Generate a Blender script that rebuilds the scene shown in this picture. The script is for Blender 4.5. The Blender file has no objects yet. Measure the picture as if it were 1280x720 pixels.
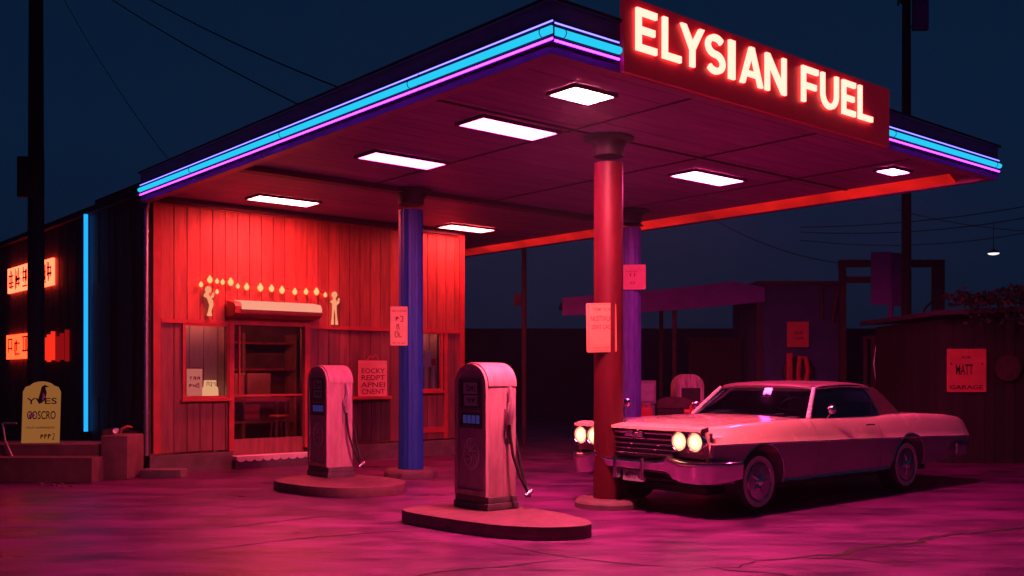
import bpy, bmesh, math, random
from mathutils import Vector, Matrix
random.seed(7)
R = math.radians
S = bpy.context.scene
COL = S.collection
F = 1242.0                      # focal length in photo pixels (1280 wide)
EYE = 1.5                       # camera height
AX, AY = .306, 7.91             # front corner of the canopy on the ground
TH = math.atan2(.647, .763)     # heading of the sign side of the canopy
UX, UY = math.cos(TH), math.sin(TH)

def W(u, v, z=0.0):
    return Vector((AX + u*UX - v*UY, AY + u*UY + v*UX, z))
def G(x, y, z=0.0):             # ground point seen at photo pixel x, y
    d = EYE*F/(y-467.0)
    return Vector(((x-640.0)*d/F, d, z))
def P(x, y, d):                 # point at depth d seen at photo pixel x, y
    return Vector(((x-640.0)*d/F, d, EYE+(467.0-y)*d/F))

# ------------------------------------------------------------------ materials
def nt(name):
    m = bpy.data.materials.new(name); m.use_nodes = True
    t = m.node_tree; t.nodes.clear()
    return m, t, t.nodes, t.links
def mat(name, c1, c2=None, scale=6.0, rough=.6, metal=0.0, bump=0.0, stretch=(1,1,1), island=0.0, rvar=.12, coat=0.0, detail=6.0, spec=.5):
    m, t, N, L = nt(name)
    out = N.new('ShaderNodeOutputMaterial'); b = N.new('ShaderNodeBsdfPrincipled')
    L.new(b.outputs[0], out.inputs[0])
    b.inputs['Roughness'].default_value = rough; b.inputs['Metallic'].default_value = metal
    b.inputs['Specular IOR Level'].default_value = spec
    if coat: b.inputs['Coat Weight'].default_value = coat; b.inputs['Coat Roughness'].default_value = .06
    if c2 is None: c2 = tuple(x*.7 for x in c1)
    tc = N.new('ShaderNodeTexCoord'); mp = N.new('ShaderNodeMapping'); mp.inputs['Scale'].default_value = stretch
    L.new(tc.outputs['Object'], mp.inputs[0])
    nz = N.new('ShaderNodeTexNoise'); nz.inputs['Scale'].default_value = scale; nz.inputs['Detail'].default_value = detail
    nz.inputs['Roughness'].default_value = .62
    L.new(mp.outputs[0], nz.inputs['Vector'])
    rp = N.new('ShaderNodeValToRGB')
    rp.color_ramp.elements[0].position = .32; rp.color_ramp.elements[0].color = (*c2, 1)
    rp.color_ramp.elements[1].position = .68; rp.color_ramp.elements[1].color = (*c1, 1)
    L.new(nz.outputs['Fac'], rp.inputs[0])
    col = rp.outputs[0]
    if island:
        g = N.new('ShaderNodeNewGeometry'); mr = N.new('ShaderNodeMapRange')
        mr.inputs['To Min'].default_value = 1-island; mr.inputs['To Max'].default_value = 1+island
        L.new(g.outputs['Random Per Island'], mr.inputs['Value'])
        hs = N.new('ShaderNodeHueSaturation'); L.new(mr.outputs[0], hs.inputs['Value']); L.new(col, hs.inputs['Color']); col = hs.outputs[0]
    L.new(col, b.inputs['Base Color'])
    n2 = N.new('ShaderNodeTexNoise'); n2.inputs['Scale'].default_value = scale*2.7; n2.inputs['Detail'].default_value = 4
    L.new(mp.outputs[0], n2.inputs['Vector'])
    m2 = N.new('ShaderNodeMapRange'); m2.inputs['To Min'].default_value = max(.02, rough-rvar); m2.inputs['To Max'].default_value = min(1, rough+rvar)
    L.new(n2.outputs['Fac'], m2.inputs['Value']); L.new(m2.outputs[0], b.inputs['Roughness'])
    if bump:
        bp = N.new('ShaderNodeBump'); bp.inputs['Strength'].default_value = bump; bp.inputs['Distance'].default_value = .01
        L.new(n2.outputs['Fac'], bp.inputs['Height']); L.new(bp.outputs[0], b.inputs['Normal'])
    return m
def emit(name, c, s=1.0):
    m, t, N, L = nt(name)
    out = N.new('ShaderNodeOutputMaterial'); e = N.new('ShaderNodeEmission')
    e.inputs[0].default_value = (*c, 1); e.inputs[1].default_value = s
    L.new(e.outputs[0], out.inputs[0]); return m
def glassm(name, tint=(.75,.8,.85), ior=1.5, rough=.02, gtint=(1,1,1)):
    m, t, N, L = nt(name)
    out = N.new('ShaderNodeOutputMaterial'); mx = N.new('ShaderNodeMixShader'); fr = N.new('ShaderNodeFresnel'); fr.inputs[0].default_value = ior
    tr = N.new('ShaderNodeBsdfTransparent'); tr.inputs[0].default_value = (*tint, 1)
    gl = N.new('ShaderNodeBsdfGlossy'); gl.inputs['Roughness'].default_value = rough; gl.inputs['Color'].default_value = (*gtint, 1)
    nz = N.new('ShaderNodeTexNoise'); nz.inputs['Scale'].default_value = 5
    mr = N.new('ShaderNodeMapRange'); mr.inputs['To Min'].default_value = rough; mr.inputs['To Max'].default_value = rough+.08
    L.new(nz.outputs['Fac'], mr.inputs['Value']); L.new(mr.outputs[0], gl.inputs['Roughness'])
    L.new(fr.outputs[0], mx.inputs[0]); L.new(tr.outputs[0], mx.inputs[1]); L.new(gl.outputs[0], mx.inputs[2]); L.new(mx.outputs[0], out.inputs[0])
    return m

M = {}
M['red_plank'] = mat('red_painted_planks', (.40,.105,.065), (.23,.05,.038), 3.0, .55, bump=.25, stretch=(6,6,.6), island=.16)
M['maroon_plank'] = mat('maroon_planks', (.25,.085,.085), (.14,.045,.05), 3.0, .6, bump=.25, stretch=(6,6,.6), island=.18)  # darker and browner than the planks above the rail
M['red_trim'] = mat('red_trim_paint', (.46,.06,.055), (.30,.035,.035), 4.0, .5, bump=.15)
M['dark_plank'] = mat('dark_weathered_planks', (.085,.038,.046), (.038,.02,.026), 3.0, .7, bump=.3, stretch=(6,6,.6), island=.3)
M['foundation'] = mat('foundation_concrete', (.16,.11,.12), (.08,.06,.07), 5.0, .8, bump=.4)
M['fascia'] = mat('fascia_paint', (.30,.10,.28), (.20,.06,.19), 2.0, .45, bump=.08)
M['soffit'] = mat('soffit_boards', (.27,.09,.36), (.17,.055,.24), 2.2, .55, bump=.15, stretch=(.5,5,5), island=.10)
M['beam'] = mat('beam_dark', (.10,.05,.08), (.06,.03,.05), 3.0, .6)
M['board'] = mat('sign_board_red', (.42,.022,.05), (.32,.014,.035), 3.0, .5, bump=.05)
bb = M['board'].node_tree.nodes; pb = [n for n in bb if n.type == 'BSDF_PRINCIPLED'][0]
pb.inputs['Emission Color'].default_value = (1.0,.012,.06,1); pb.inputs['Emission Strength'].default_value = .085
M['case_lamp'] = emit('case_lamp_glow', (1.0,.22,.15), 28.0)
M['roof'] = mat('roof_felt', (.06,.03,.06), (.03,.02,.035), 4.0, .8, bump=.3)
M['red_col'] = mat('red_column_paint', (.075,.0035,.010), (.050,.002,.007), 5.0, .5, bump=.06, stretch=(3,3,.5), spec=.25)
M['blue_col'] = mat('blue_column_paint', (.004,.08,.42), (.0025,.045,.26), 6.0, .5, bump=.2, stretch=(5,5,.5))
M['purple_col'] = mat('purple_column_paint', (.14,.10,.50), (.06,.05,.28), 5.0, .5, bump=.25, stretch=(5,5,.6))
M['col_base'] = mat('column_base_concrete', (.12,.05,.07), (.065,.028,.04), 9.0, .7, bump=.35)
M['cap'] = mat('column_cap_dark', (.016,.010,.016), (.010,.007,.011), 4.0, .6)
M['kerb'] = mat('island_concrete', (.16,.055,.085), (.08,.03,.045), 7.0, .6, bump=.35)
M['pump'] = mat('pump_enamel', (.54,.29,.35), (.37,.18,.22), 4.5, .36, bump=.06, stretch=(3,3,.7), coat=.25)
M['pump_dark'] = mat('pump_front_enamel', (.42,.25,.33), (.30,.17,.23), 5.0, .4, bump=.05)
M['pump_base'] = mat('pump_plinth', (.13,.08,.10), (.07,.05,.06), 6.0, .55)
M['black'] = mat('black_rubber', (.02,.018,.02), (.012,.011,.012), 8.0, .6)
M['red_ink'] = mat('faded_red_ink', (.20,.018,.02), (.12,.01,.012), 8.0, .7)
M['ink'] = mat('dark_ink', (.035,.012,.014), (.02,.008,.01), 8.0, .7)
M['paper'] = mat('sun_bleached_paper', (.72,.50,.27), (.62,.41,.22), 7.0, .7)
M['pink_paper'] = mat('pink_paper', (.74,.34,.32), (.62,.25,.24), 5.0, .7)
M['orange_paper'] = mat('orange_notice', (.66,.20,.12), (.56,.16,.10), 5.0, .6)
M['red_paper'] = mat('red_poster', (.72,.10,.11), (.55,.07,.08), 5.0, .65)
M['grey_sheet'] = mat('grey_sheet', (.38,.34,.42), (.28,.25,.32), 9.0, .6)
M['chrome'] = mat('chrome', (.82,.80,.82), (.66,.64,.67), 6.0, .14, metal=1.0, rvar=.06)
M['pale_trim'] = mat('pale_polished_trim', (.80,.76,.76), (.70,.66,.67), 6.0, .25, metal=.35)
M['steel'] = mat('dull_steel', (.42,.40,.45), (.30,.28,.33), 6.0, .4, metal=.8)
M['car'] = mat('cream_car_paint', (.76,.52,.43), (.71,.475,.39), 1.5, .26, coat=.9, rvar=.05)
M['car_lower'] = mat('mauve_grey_car_lower', (.36,.30,.33), (.32,.265,.29), 1.5, .3, coat=.7, rvar=.05)  # greyer and darker than the body above the crease
M['car_roof'] = mat('maroon_vinyl_roof', (.14,.055,.07), (.10,.04,.05), 14.0, .45, bump=.12)
M['cabin'] = mat('cabin_trim', (.018,.016,.022), (.012,.010,.014), 8.0, .7)
M['seat'] = mat('seat_vinyl', (.035,.02,.028), (.022,.014,.02), 8.0, .5)
M['grille'] = mat('grille_dark', (.04,.03,.035), (.02,.015,.018), 8.0, .4, metal=.5)
M['rim'] = mat('dark_rim', (.020,.014,.017), (.012,.009,.011), 9.0, .35)
M['whitewall'] = mat('whitewall_rubber', (.82,.66,.64), (.70,.55,.54), 7.0, .6)
M['glass'] = glassm('window_glass')
M['car_glass'] = glassm('car_glass', (.22,.34,.50), 1.8, .01, (.45,.8,1.0))
M['pole'] = mat('dark_timber_pole', (.035,.022,.026), (.018,.012,.016), 3.0, .8, bump=.4, stretch=(6,6,.5))
M['wire'] = mat('wire_black', (.012,.012,.016), (.008,.008,.01), 4.0, .7)
M['purple'] = mat('purple_paint', (.24,.06,.50), (.17,.04,.36), 2.5, .6, bump=.1)
M['shed'] = mat('blue_grey_plaster', (.055,.07,.22), (.03,.04,.13), 2.0, .8, bump=.25)
M['rust'] = mat('rusty_steel', (.075,.022,.035), (.035,.012,.02), 5.0, .7, bump=.25)
M['hut'] = mat('dark_hut_boards', (.020,.011,.016), (.010,.006,.010), 3.0, .8, bump=.3, stretch=(6,6,.6), island=.3)
M['far_wall'] = mat('far_wall', (.016,.030,.080), (.010,.020,.055), 1.0, .9)
M['step'] = mat('dark_red_concrete', (.17,.075,.085), (.09,.04,.05), 4.0, .8, bump=.4)
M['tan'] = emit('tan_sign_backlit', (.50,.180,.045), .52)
M['white'] = mat('white_paint', (.75,.70,.70), (.6,.55,.56), 6.0, .5)
M['bag'] = mat('black_plastic_bag', (.02,.014,.02), (.01,.008,.012), 8.0, .35, bump=.5)
M['orange'] = mat('orange_plastic', (.7,.18,.06), (.55,.13,.05), 5.0, .5)
M['red_can'] = mat('red_metal', (.62,.05,.07), (.42,.03,.045), 5.0, .4)
M['machine'] = mat('grey_machine', (.26,.22,.28), (.16,.13,.18), 5.0, .5, bump=.1)
M['old_pump'] = mat('stained_enamel', (.55,.38,.42), (.18,.09,.13), 6.0, .5, stretch=(4,4,.7))
M['case_board'] = mat('pale_case_boards', (.62,.38,.36), (.5,.3,.29), 4.0, .7, stretch=(6,6,.6), island=.12)
M['shop_bulb'] = emit('shop_bulb', (1.0,.10,.06), 1300.0)
M['box'] = mat('cardboard_brown', (.36,.16,.11), (.26,.11,.08), 5.0, .8)
M['leaf'] = mat('dark_foliage', (.03,.03,.022), (.015,.014,.012), 4.0, .7)
for k_, v_ in (('a',1400.0),('b',62.0),('c',150.0),('d',38.0),('e',380.0)): M['panel_'+k_] = emit('ceiling_panel_glow_'+k_, (1.0,.135,.22) if k_ == 'a' else (1.0,.045,.245), v_)
M['panel_warm'] = emit('ceiling_panel_glow_red', (1.0,.07,.078), 170.0)
M['panel_warm_dim'] = emit('ceiling_panel_glow_red_dim', (1.0,.07,.078), 75.0)
M['letter_glow'] = emit('letter_glow', (1.0,.135,.10), 7.0)
M['cyan_glow'] = emit('cyan_neon', (.02,.62,.95), 1.0)
M['white_glow'] = emit('pale_blue_neon', (.10,.08,1.0), 7.0)
M['pink_glow'] = emit('pink_neon', (.26,.011,1.0), 26.0)
M['tube_glow'] = emit('blue_neon_tube', (.01,.30,1.0), 1.7)
M['bulb_glow'] = emit('warm_bulb', (1.0,.062,.022), 10.0)
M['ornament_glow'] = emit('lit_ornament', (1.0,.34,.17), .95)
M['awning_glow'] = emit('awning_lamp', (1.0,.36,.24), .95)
M['sign_glow'] = emit('lit_sign_face', (1.0,.044,.018), 11.0)
M['orange_glow'] = emit('orange_sign_face', (1.0,.03,.008), 7.0)
M['redcast_glow'] = emit('red_cast_light', (1.0,.03,.012), 1.0)  # glow in place of red light cast on the side wall
M['redcast_dim'] = emit('red_cast_light_dim', (1.0,.015,.02), .25)
M['head_glow'] = emit('headlamp', (1.0,.44,.235), 1.95)
M['display_baked_light'] = emit('display_sign_baked_light', (1.0,.20,.15), .9)  # emission stands in for light falling on the window sign
M['display_cream'] = emit('display_sign_cream', (1.0,.42,.18), 1.4)  # same for the cream sign: light put into its colour
M['price_glow'] = emit('price_window_lit', (.07,.05,.30), .35)
hm = M['head_glow'].node_tree; he = [n for n in hm.nodes if n.type == 'EMISSION'][0]
hc = hm.nodes.new('ShaderNodeTexCoord'); hv = hm.nodes.new('ShaderNodeVectorMath'); hv.operation = 'MULTIPLY_ADD'; hv.inputs[1].default_value = (0,2,2); hv.inputs[2].default_value = (0,-1,-1)
hm.links.new(hc.outputs['Generated'], hv.inputs[0]); hl = hm.nodes.new('ShaderNodeVectorMath'); hl.operation = 'LENGTH'; hm.links.new(hv.outputs[0], hl.inputs[0])
hr = hm.nodes.new('ShaderNodeMapRange'); hm.links.new(hl.outputs['Value'], hr.inputs['Value'])
for k_, v_ in zip(('From Min','From Max','To Min','To Max'), (.35,1.0,4.2,1.5)): hr.inputs[k_].default_value = v_
hw_ = hm.nodes.new('ShaderNodeTexWave'); hw_.inputs['Scale'].default_value = 3.2; hw_.bands_direction = 'Y'; hm.links.new(hc.outputs['Generated'], hw_.inputs['Vector'])
hq = hm.nodes.new('ShaderNodeMapRange'); hq.inputs['To Min'].default_value = .72; hq.inputs['To Max'].default_value = 1.1; hm.links.new(hw_.outputs['Fac'], hq.inputs['Value'])
hx = hm.nodes.new('ShaderNodeMath'); hx.operation = 'MULTIPLY'; hm.links.new(hr.outputs[0], hx.inputs[0]); hm.links.new(hq.outputs[0], hx.inputs[1]); hm.links.new(hx.outputs[0], he.inputs['Strength'])
M['lamp_white'] = emit('street_lamp_lens', (.8,.75,.85), 1.6)

# ------------------------------------------------------------------ mesh helpers
def bx(bm, x0, x1, y0, y1, z0, z1, mtx=None, bev=0.0):
    b = bmesh.new() if bev else bm
    vs = [b.verts.new((x, y, z)) for x in (x0, x1) for y in (y0, y1) for z in (z0, z1)]
    for f in ((0,1,3,2),(4,6,7,5),(0,4,5,1),(2,3,7,6),(0,2,6,4),(1,5,7,3)):
        b.faces.new([vs[i] for i in f])
    if bev:
        bmesh.ops.bevel(b, geom=b.edges[:], offset=bev, segments=2, affect='EDGES', profile=.7)
        if mtx: bmesh.ops.transform(b, matrix=mtx, verts=b.verts[:])
        merge(bm, b)
    elif mtx:
        for v in vs: v.co = mtx @ v.co
def merge(bm, b):
    vm = {v: bm.verts.new(v.co) for v in b.verts}
    for f in b.faces:
        try: bm.faces.new([vm[v] for v in f.verts]).smooth = f.smooth
        except ValueError: pass
    b.free()
def frame_of(d):
    d = d.normalized(); a = Vector((0,0,1)) if abs(d.z) < .9 else Vector((1,0,0))
    n = d.cross(a).normalized(); return n, d.cross(n).normalized()
def tube(bm, pts, r, n=8, caps=True):
    pts = [Vector(p) for p in pts]; rings = []
    rr = r if isinstance(r, (list, tuple)) else [r]*len(pts)
    nrm = None
    for i, p in enumerate(pts):
        d = (pts[min(i+1, len(pts)-1)] - pts[max(i-1, 0)]).normalized()
        if nrm is None: nrm, _ = frame_of(d)
        nrm = (nrm - d*nrm.dot(d)).normalized(); bn = d.cross(nrm)
        rings.append([bm.verts.new(p + (nrm*math.cos(2*math.pi*k/n) + bn*math.sin(2*math.pi*k/n))*rr[i]) for k in range(n)])
    for a, b in zip(rings, rings[1:]):
        for k in range(n):
            bm.faces.new((a[k], a[(k+1)%n], b[(k+1)%n], b[k])).smooth = True
    if caps:
        bm.faces.new(rings[0][::-1]); bm.faces.new(rings[-1])
def lathe(bm, prof, n=32, mtx=None, rmod=None):
    rings = []
    for r, z in prof:
        ring = []
        for k in range(n):
            a = 2*math.pi*k/n; q = r*(rmod(a) if rmod else 1)
            c = Vector((q*math.cos(a), q*math.sin(a), z))
            ring.append(bm.verts.new(mtx @ c if mtx else c))
        rings.append(ring)
    for a, b in zip(rings, rings[1:]):
        for k in range(n): bm.faces.new((a[k], a[(k+1)%n], b[(k+1)%n], b[k])).smooth = True
    bm.faces.new(rings[0][::-1]); bm.faces.new(rings[-1])
def prism(bm, pts, axis, a0, a1, mtx=None, bev=0.0):
    """polygon pts in the two other axes, extruded along axis ('x','y','z')"""
    b = bmesh.new()
    def mk(p, a):
        c = {'x': (a, p[0], p[1]), 'y': (p[0], a, p[1]), 'z': (p[0], p[1], a)}[axis]
        return b.verts.new(c)
    A = [mk(p, a0) for p in pts]; B = [mk(p, a1) for p in pts]
    b.faces.new(A[::-1]); b.faces.new(B)
    for i in range(len(pts)): b.faces.new((A[i], A[(i+1)%len(pts)], B[(i+1)%len(pts)], B[i]))
    bmesh.ops.recalc_face_normals(b, faces=b.faces[:])
    if bev:
        es = [e for e in b.edges if len(e.link_faces) == 2 and e.calc_face_angle(0) > R(50)]
        bmesh.ops.bevel(b, geom=es, offset=bev, segments=2, affect='EDGES', profile=.7)
    if mtx: bmesh.ops.transform(b, matrix=mtx, verts=b.verts[:])
    merge(bm, b)
def cyl(bm, p0, p1, r, n=20): tube(bm, [p0, p1], r, n)

def obj(name, bm, m, parent=None, loc=None, rotz=0.0, smooth=30):
    if not isinstance(bm, bpy.types.Mesh):
        bmesh.ops.recalc_face_normals(bm, faces=bm.faces[:])
        me = bpy.data.meshes.new(name); bm.to_mesh(me); bm.free()
    else: me = bm
    if smooth:
        for p in me.polygons: p.use_smooth = True
        me.set_sharp_from_angle(angle=R(smooth))
    me.materials.clear(); me.materials.append(M[m])
    o = bpy.data.objects.new(name, me); COL.objects.link(o)
    if parent: o.parent = parent
    if loc is not None: o.location = loc
    o.rotation_euler.z = rotz
    return o
def tag(o, label, cat, group=None, kind=None):
    if label: o['label'] = label
    if cat: o['category'] = cat
    if group: o['group'] = group
    if kind: o['kind'] = kind
    return o
def thing(name, label, cat, loc=(0,0,0), rotz=0.0, group=None):
    o = bpy.data.objects.new(name, None); COL.objects.link(o); o.empty_display_size = .2
    o.location = loc; o.rotation_euler = (0,0,rotz)
    return tag(o, label, cat, group)
def dup(root, loc, rotz, label, scale=None):
    r = root.copy(); COL.objects.link(r); r.location = loc; r.rotation_euler = (0,0,rotz); r['label'] = label
    if scale: r.scale = scale
    for ch in list(root.children):
        c = ch.copy(); COL.objects.link(c); c.parent = r
        for g in ch.children:
            d = g.copy(); COL.objects.link(d); d.parent = c
    return r
def B(): return bmesh.new()
def glyphs(bm, x0, x1, z, h, n, y, rnd, th=None, dens=3):
    """a line of blurred hand lettering on a plane facing -y, as low raised strokes"""
    w = (x1-x0)/n; th = th or min(w*.2, h*.2)
    for i in range(n):
        if rnd.random() < .08: continue
        a = x0+i*w+w*.12; ww = w*.72; hh = h*rnd.uniform(.85,1.05); dz = rnd.uniform(-.04,.04)*h
        P_ = [(a+ww*p, z+dz+hh*q) for p in (0,.5,1) for q in (0,.5,1)]
        order = rnd.choice(((0,2,8,6),(2,0,6),(0,2,7,5,0),(2,8,3,0,6),(0,2,6,8),(6,8,2,0,6),(2,8,7,6),(0,5,6,8),(8,2,0,6,5,4),(2,4,8,4,3),(2,5,8,6,0)))
        pts = [Vector((P_[k][0], y, P_[k][1])) for k in order]
        q = []
        for p0, p1 in zip(pts, pts[1:]): q += [p0.lerp(p1,.12), p0.lerp(p1,.88)]
        tube(bm, q, th*.5, 4)

def words(bm, string, x0, x1, z, h, y, face=None):
    """raised lettering on a plane facing -y (face 'x': facing -x), fitted to a box"""
    cu = bpy.data.curves.new('words','FONT'); cu.body = string; cu.extrude = .0006; cu.resolution_u = 3; cu.offset = .012
    o = bpy.data.objects.new('words', cu); COL.objects.link(o)
    me = bpy.data.meshes.new_from_object(o.evaluated_get(bpy.context.evaluated_depsgraph_get()))
    bpy.data.objects.remove(o); bpy.data.curves.remove(cu)
    xs_ = [v.co.x for v in me.vertices]; ys_ = [v.co.y for v in me.vertices]
    sx_, sy_ = (x1-x0)/(max(xs_)-min(xs_)), h/(max(ys_)-min(ys_))
    for v in me.vertices:
        a, q, c = x0+(v.co.x-min(xs_))*sx_, z+(v.co.y-min(ys_))*sy_, v.co.z
        v.co = (a, y-c, q)
    bm.from_mesh(me); bpy.data.meshes.remove(me)

# ------------------------------------------------------------------ ground and sky
m, t, N, L = nt('forecourt_concrete')
out = N.new('ShaderNodeOutputMaterial'); b = N.new('ShaderNodeBsdfPrincipled'); L.new(b.outputs[0], out.inputs[0])
tc = N.new('ShaderNodeTexCoord')
def gnoise(scale, stretch, detail=6, rot=0.0):
    mp = N.new('ShaderNodeMapping'); mp.inputs['Scale'].default_value = stretch; mp.inputs['Rotation'].default_value = (0,0,rot)
    L.new(tc.outputs['Object'], mp.inputs[0]); nz = N.new('ShaderNodeTexNoise'); nz.inputs['Scale'].default_value = scale; nz.inputs['Detail'].default_value = detail
    nz.inputs['Roughness'].default_value = .6
    L.new(mp.outputs[0], nz.inputs['Vector']); return nz.outputs['Fac']
def mathn(op, a, b2):
    n = N.new('ShaderNodeMath'); n.operation = op
    for i, q in enumerate((a, b2)):
        if isinstance(q, (int, float)): n.inputs[i].default_value = q
        else: L.new(q, n.inputs[i])
    return n.outputs[0]
def maprange(a, f0, f1, t0, t1):
    n = N.new('ShaderNodeMapRange'); L.new(a, n.inputs['Value'])
    for k, q in zip(('From Min','From Max','To Min','To Max'), (f0,f1,t0,t1)): n.inputs[k].default_value = q
    return n.outputs[0]
big = gnoise(.28, (1,1,1), 5); streak = gnoise(2.6, (.30,2.2,1), 10, R(-9)); streak2 = gnoise(3.0, (.4,2.6,1), 8, R(34)); fine = gnoise(34, (1,1,1), 6); mid = gnoise(1.1, (1,1.6,1), 9); hair = gnoise(9.0, (.22,3.4,1), 8, R(-7))
rp = N.new('ShaderNodeValToRGB'); e = rp.color_ramp.elements
e[0].position = .2; e[0].color = (.026,.004,.040,1); e[1].position = .85; e[1].color = (.180,.022,.175,1)
q = e.new(.5); q.color = (.088,.011,.092,1)
mixv = mathn('ADD', mathn('MULTIPLY', streak, .22), mathn('ADD', mathn('MULTIPLY', mid, .38), mathn('ADD', mathn('MULTIPLY', big, .25), mathn('ADD', mathn('MULTIPLY', fine, .10), mathn('MULTIPLY', hair, .22)))))
mixv = maprange(mixv, .45, .72, 0, 1)
L.new(mixv, rp.inputs[0])
stain = maprange(gnoise(.9, (1,1,1), 4), .56, .68, 1.0, .50); grit = maprange(gnoise(90, (1,1,1), 2), .35, .65, .80, 1.15)
hs = N.new('ShaderNodeHueSaturation'); L.new(rp.outputs[0], hs.inputs['Color']); L.new(mathn('MULTIPLY', stain, grit), hs.inputs['Value'])
L.new(hs.outputs[0], b.inputs['Base Color'])
rgh = mathn('ADD', mathn('MULTIPLY', streak2, .3), mathn('ADD', mathn('MULTIPLY', mid, .5), mathn('MULTIPLY', streak, .2)))
L.new(maprange(rgh, .36, .64, .24, .56), b.inputs['Roughness'])
b.inputs['Specular IOR Level'].default_value = .42
bp = N.new('ShaderNodeBump'); bp.inputs['Strength'].default_value = .55; bp.inputs['Distance'].default_value = .010
L.new(mathn('ADD', mathn('ADD', mathn('MULTIPLY', fine, .35), mathn('MULTIPLY', hair, .9)), mathn('ADD', mathn('MULTIPLY', streak, .7), mathn('ADD', mathn('MULTIPLY', streak2, .5), mid))), bp.inputs['Height']); L.new(bp.outputs[0], b.inputs['Normal'])
M['ground'] = m
bm = B(); s = 600.0
bm.faces.new([bm.verts.new(q) for q in ((-s,-s,0),(s,-s,0),(s,s,0),(-s,s,0))])
g = obj('ground', bm, 'ground', smooth=0); tag(g, None, None, kind='structure')

M['crack'] = mat('crack_dirt', (.022,.012,.016), (.012,.008,.01), 12.0, .9)
def crack(px, wid, seed):
    wid *= 1.7
    rnd = random.Random(seed); bm = B(); pts = []
    raw = [G(*q) for q in px]
    for a, c in zip(raw, raw[1:]):
        n = max(2, int((c-a).length/.09))
        for i in range(n): pts.append(a.lerp(c, i/n))
    pts.append(raw[-1]); L2 = []; R2 = []
    for i, p in enumerate(pts):
        d = (pts[min(i+1,len(pts)-1)]-pts[max(i-1,0)]).normalized(); n = Vector((-d.y, d.x, 0))
        o = rnd.uniform(-1,1)*wid*.8; e = min(1, 4*i/len(pts)+.1, 4*(len(pts)-1-i)/len(pts)+.1)
        w1 = wid*rnd.uniform(.25,1)*e
        w2 = wid*rnd.uniform(.25,1)*e
        L2.append(bm.verts.new(p+n*(o+w1)+Vector((0,0,.004)))); R2.append(bm.verts.new(p+n*(o-w2)+Vector((0,0,.004))))
    for i in range(len(pts)-1): bm.faces.new((L2[i], R2[i], R2[i+1], L2[i+1]))
    tag(obj('pavement_crack', bm, 'crack', smooth=0), None, None, kind='structure')
crack([(865,711),(920,709),(950,702),(1000,696),(1040,694),(1065,690),(1090,683),(1140,679),(1170,671),(1230,665),(1276,659),(1400,648)], .030, 1)
crack([(1000,698),(1045,698),(1090,702),(1122,706)], .014, 2)
crack([(600,676),(640,684),(710,697),(790,706),(865,711)], .012, 3)
crack([(480,730),(530,718),(580,712),(640,708),(710,698)], .012, 4)
crack([(225,691),(320,680),(400,671),(480,665),(530,664),(560,666)], .012, 5)
crack([(250,664),(330,654),(400,646),(500,642)], .010, 6)
crack([(658,610),(700,607),(745,606)], .012, 7)
crack([(880,707),(905,713),(960,716),(1010,722)], .016, 8)

S.world = bpy.data.worlds.new('World'); S.world.use_nodes = True
wt = S.world.node_tree; wt.nodes.clear()
wo = wt.nodes.new('ShaderNodeOutputWorld'); bg = wt.nodes.new('ShaderNodeBackground'); wt.links.new(bg.outputs[0], wo.inputs[0])
wtc = wt.nodes.new('ShaderNodeTexCoord'); sx = wt.nodes.new('ShaderNodeSeparateXYZ'); wt.links.new(wtc.outputs['Generated'], sx.inputs[0])
wr = wt.nodes.new('ShaderNodeValToRGB'); wt.links.new(sx.outputs['Z'], wr.inputs[0])
we = wr.color_ramp.elements
we[0].position = 0.0; we[0].color = (.0019,.0078,.0215,1)
we[1].position = .9; we[1].color = (.0013,.005,.0165,1)
q = we.new(.22); q.color = (.0024,.0115,.036,1)
wn = wt.nodes.new('ShaderNodeTexNoise'); wn.inputs['Scale'].default_value = 1.6; wn.inputs['Detail'].default_value = 3; wt.links.new(wtc.outputs['Generated'], wn.inputs['Vector'])
wm = wt.nodes.new('ShaderNodeMapRange'); wm.inputs['To Min'].default_value = .8; wm.inputs['To Max'].default_value = 1.2; wt.links.new(wn.outputs['Fac'], wm.inputs['Value'])
wt.links.new(wr.outputs[0], bg.inputs[0]); wt.links.new(wm.outputs[0], bg.inputs[1])

# ------------------------------------------------------------------ canopy
def pu(px, v):      # canopy coordinate u of photo column px on the plane v
    k = (px-640)/F; x0, y0 = AX-v*UY, AY+v*UX
    return (k*y0-x0)/(UX-k*UY)
U1, V1 = 7.98, 11.6
ZB, ZT, ZS = 4.05, 4.47, 4.17
can = thing('fuel_canopy', 'large flat fuel station canopy edged with cyan and pink neon on round columns', 'canopy', W(0,0), TH)
bm = B()
bx(bm, 0, U1, 0, .12, ZB, ZT)                       # sign side
bx(bm, 0, .12, .12, 9.02, ZB, ZT)                   # left side
bx(bm, U1-.12, U1, .12, V1, ZB, ZT)                 # far side
bx(bm, 6.3, U1-.12, V1-.12, V1, ZB, ZT)
obj('fascia', bm, 'fascia', can)
bm = B(); bx(bm, .12, U1-.12, .12, V1-.12, 4.36, 4.42); bx(bm, -.03, U1+.03, -.03, .16, ZT+.002, ZT+.03); bx(bm, -.03, .16, .163, 9.04, ZT+.002, ZT+.03); bx(bm, U1-.16, U1+.03, .163, V1, ZT+.002, ZT+.03)
obj('roof', bm, 'roof', can)
bm = B(); v = .124; pw = .297
while v < 9.0:
    for a, c in ((.124,2.2),(2.204,4.35),(4.354,6.4),(6.404,U1-.124)):
        dz = random.uniform(0,.003)
        bx(bm, a, c, v, min(v+pw-.006, 8.998), ZS+dz, ZS+.03)
    v += pw
while v < V1-.13:
    bx(bm, 6.07, U1-.124, v, min(v+pw-.006, V1-.124), ZS, ZS+.03); v += pw
obj('soffit', bm, 'soffit', can, smooth=0)
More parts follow.
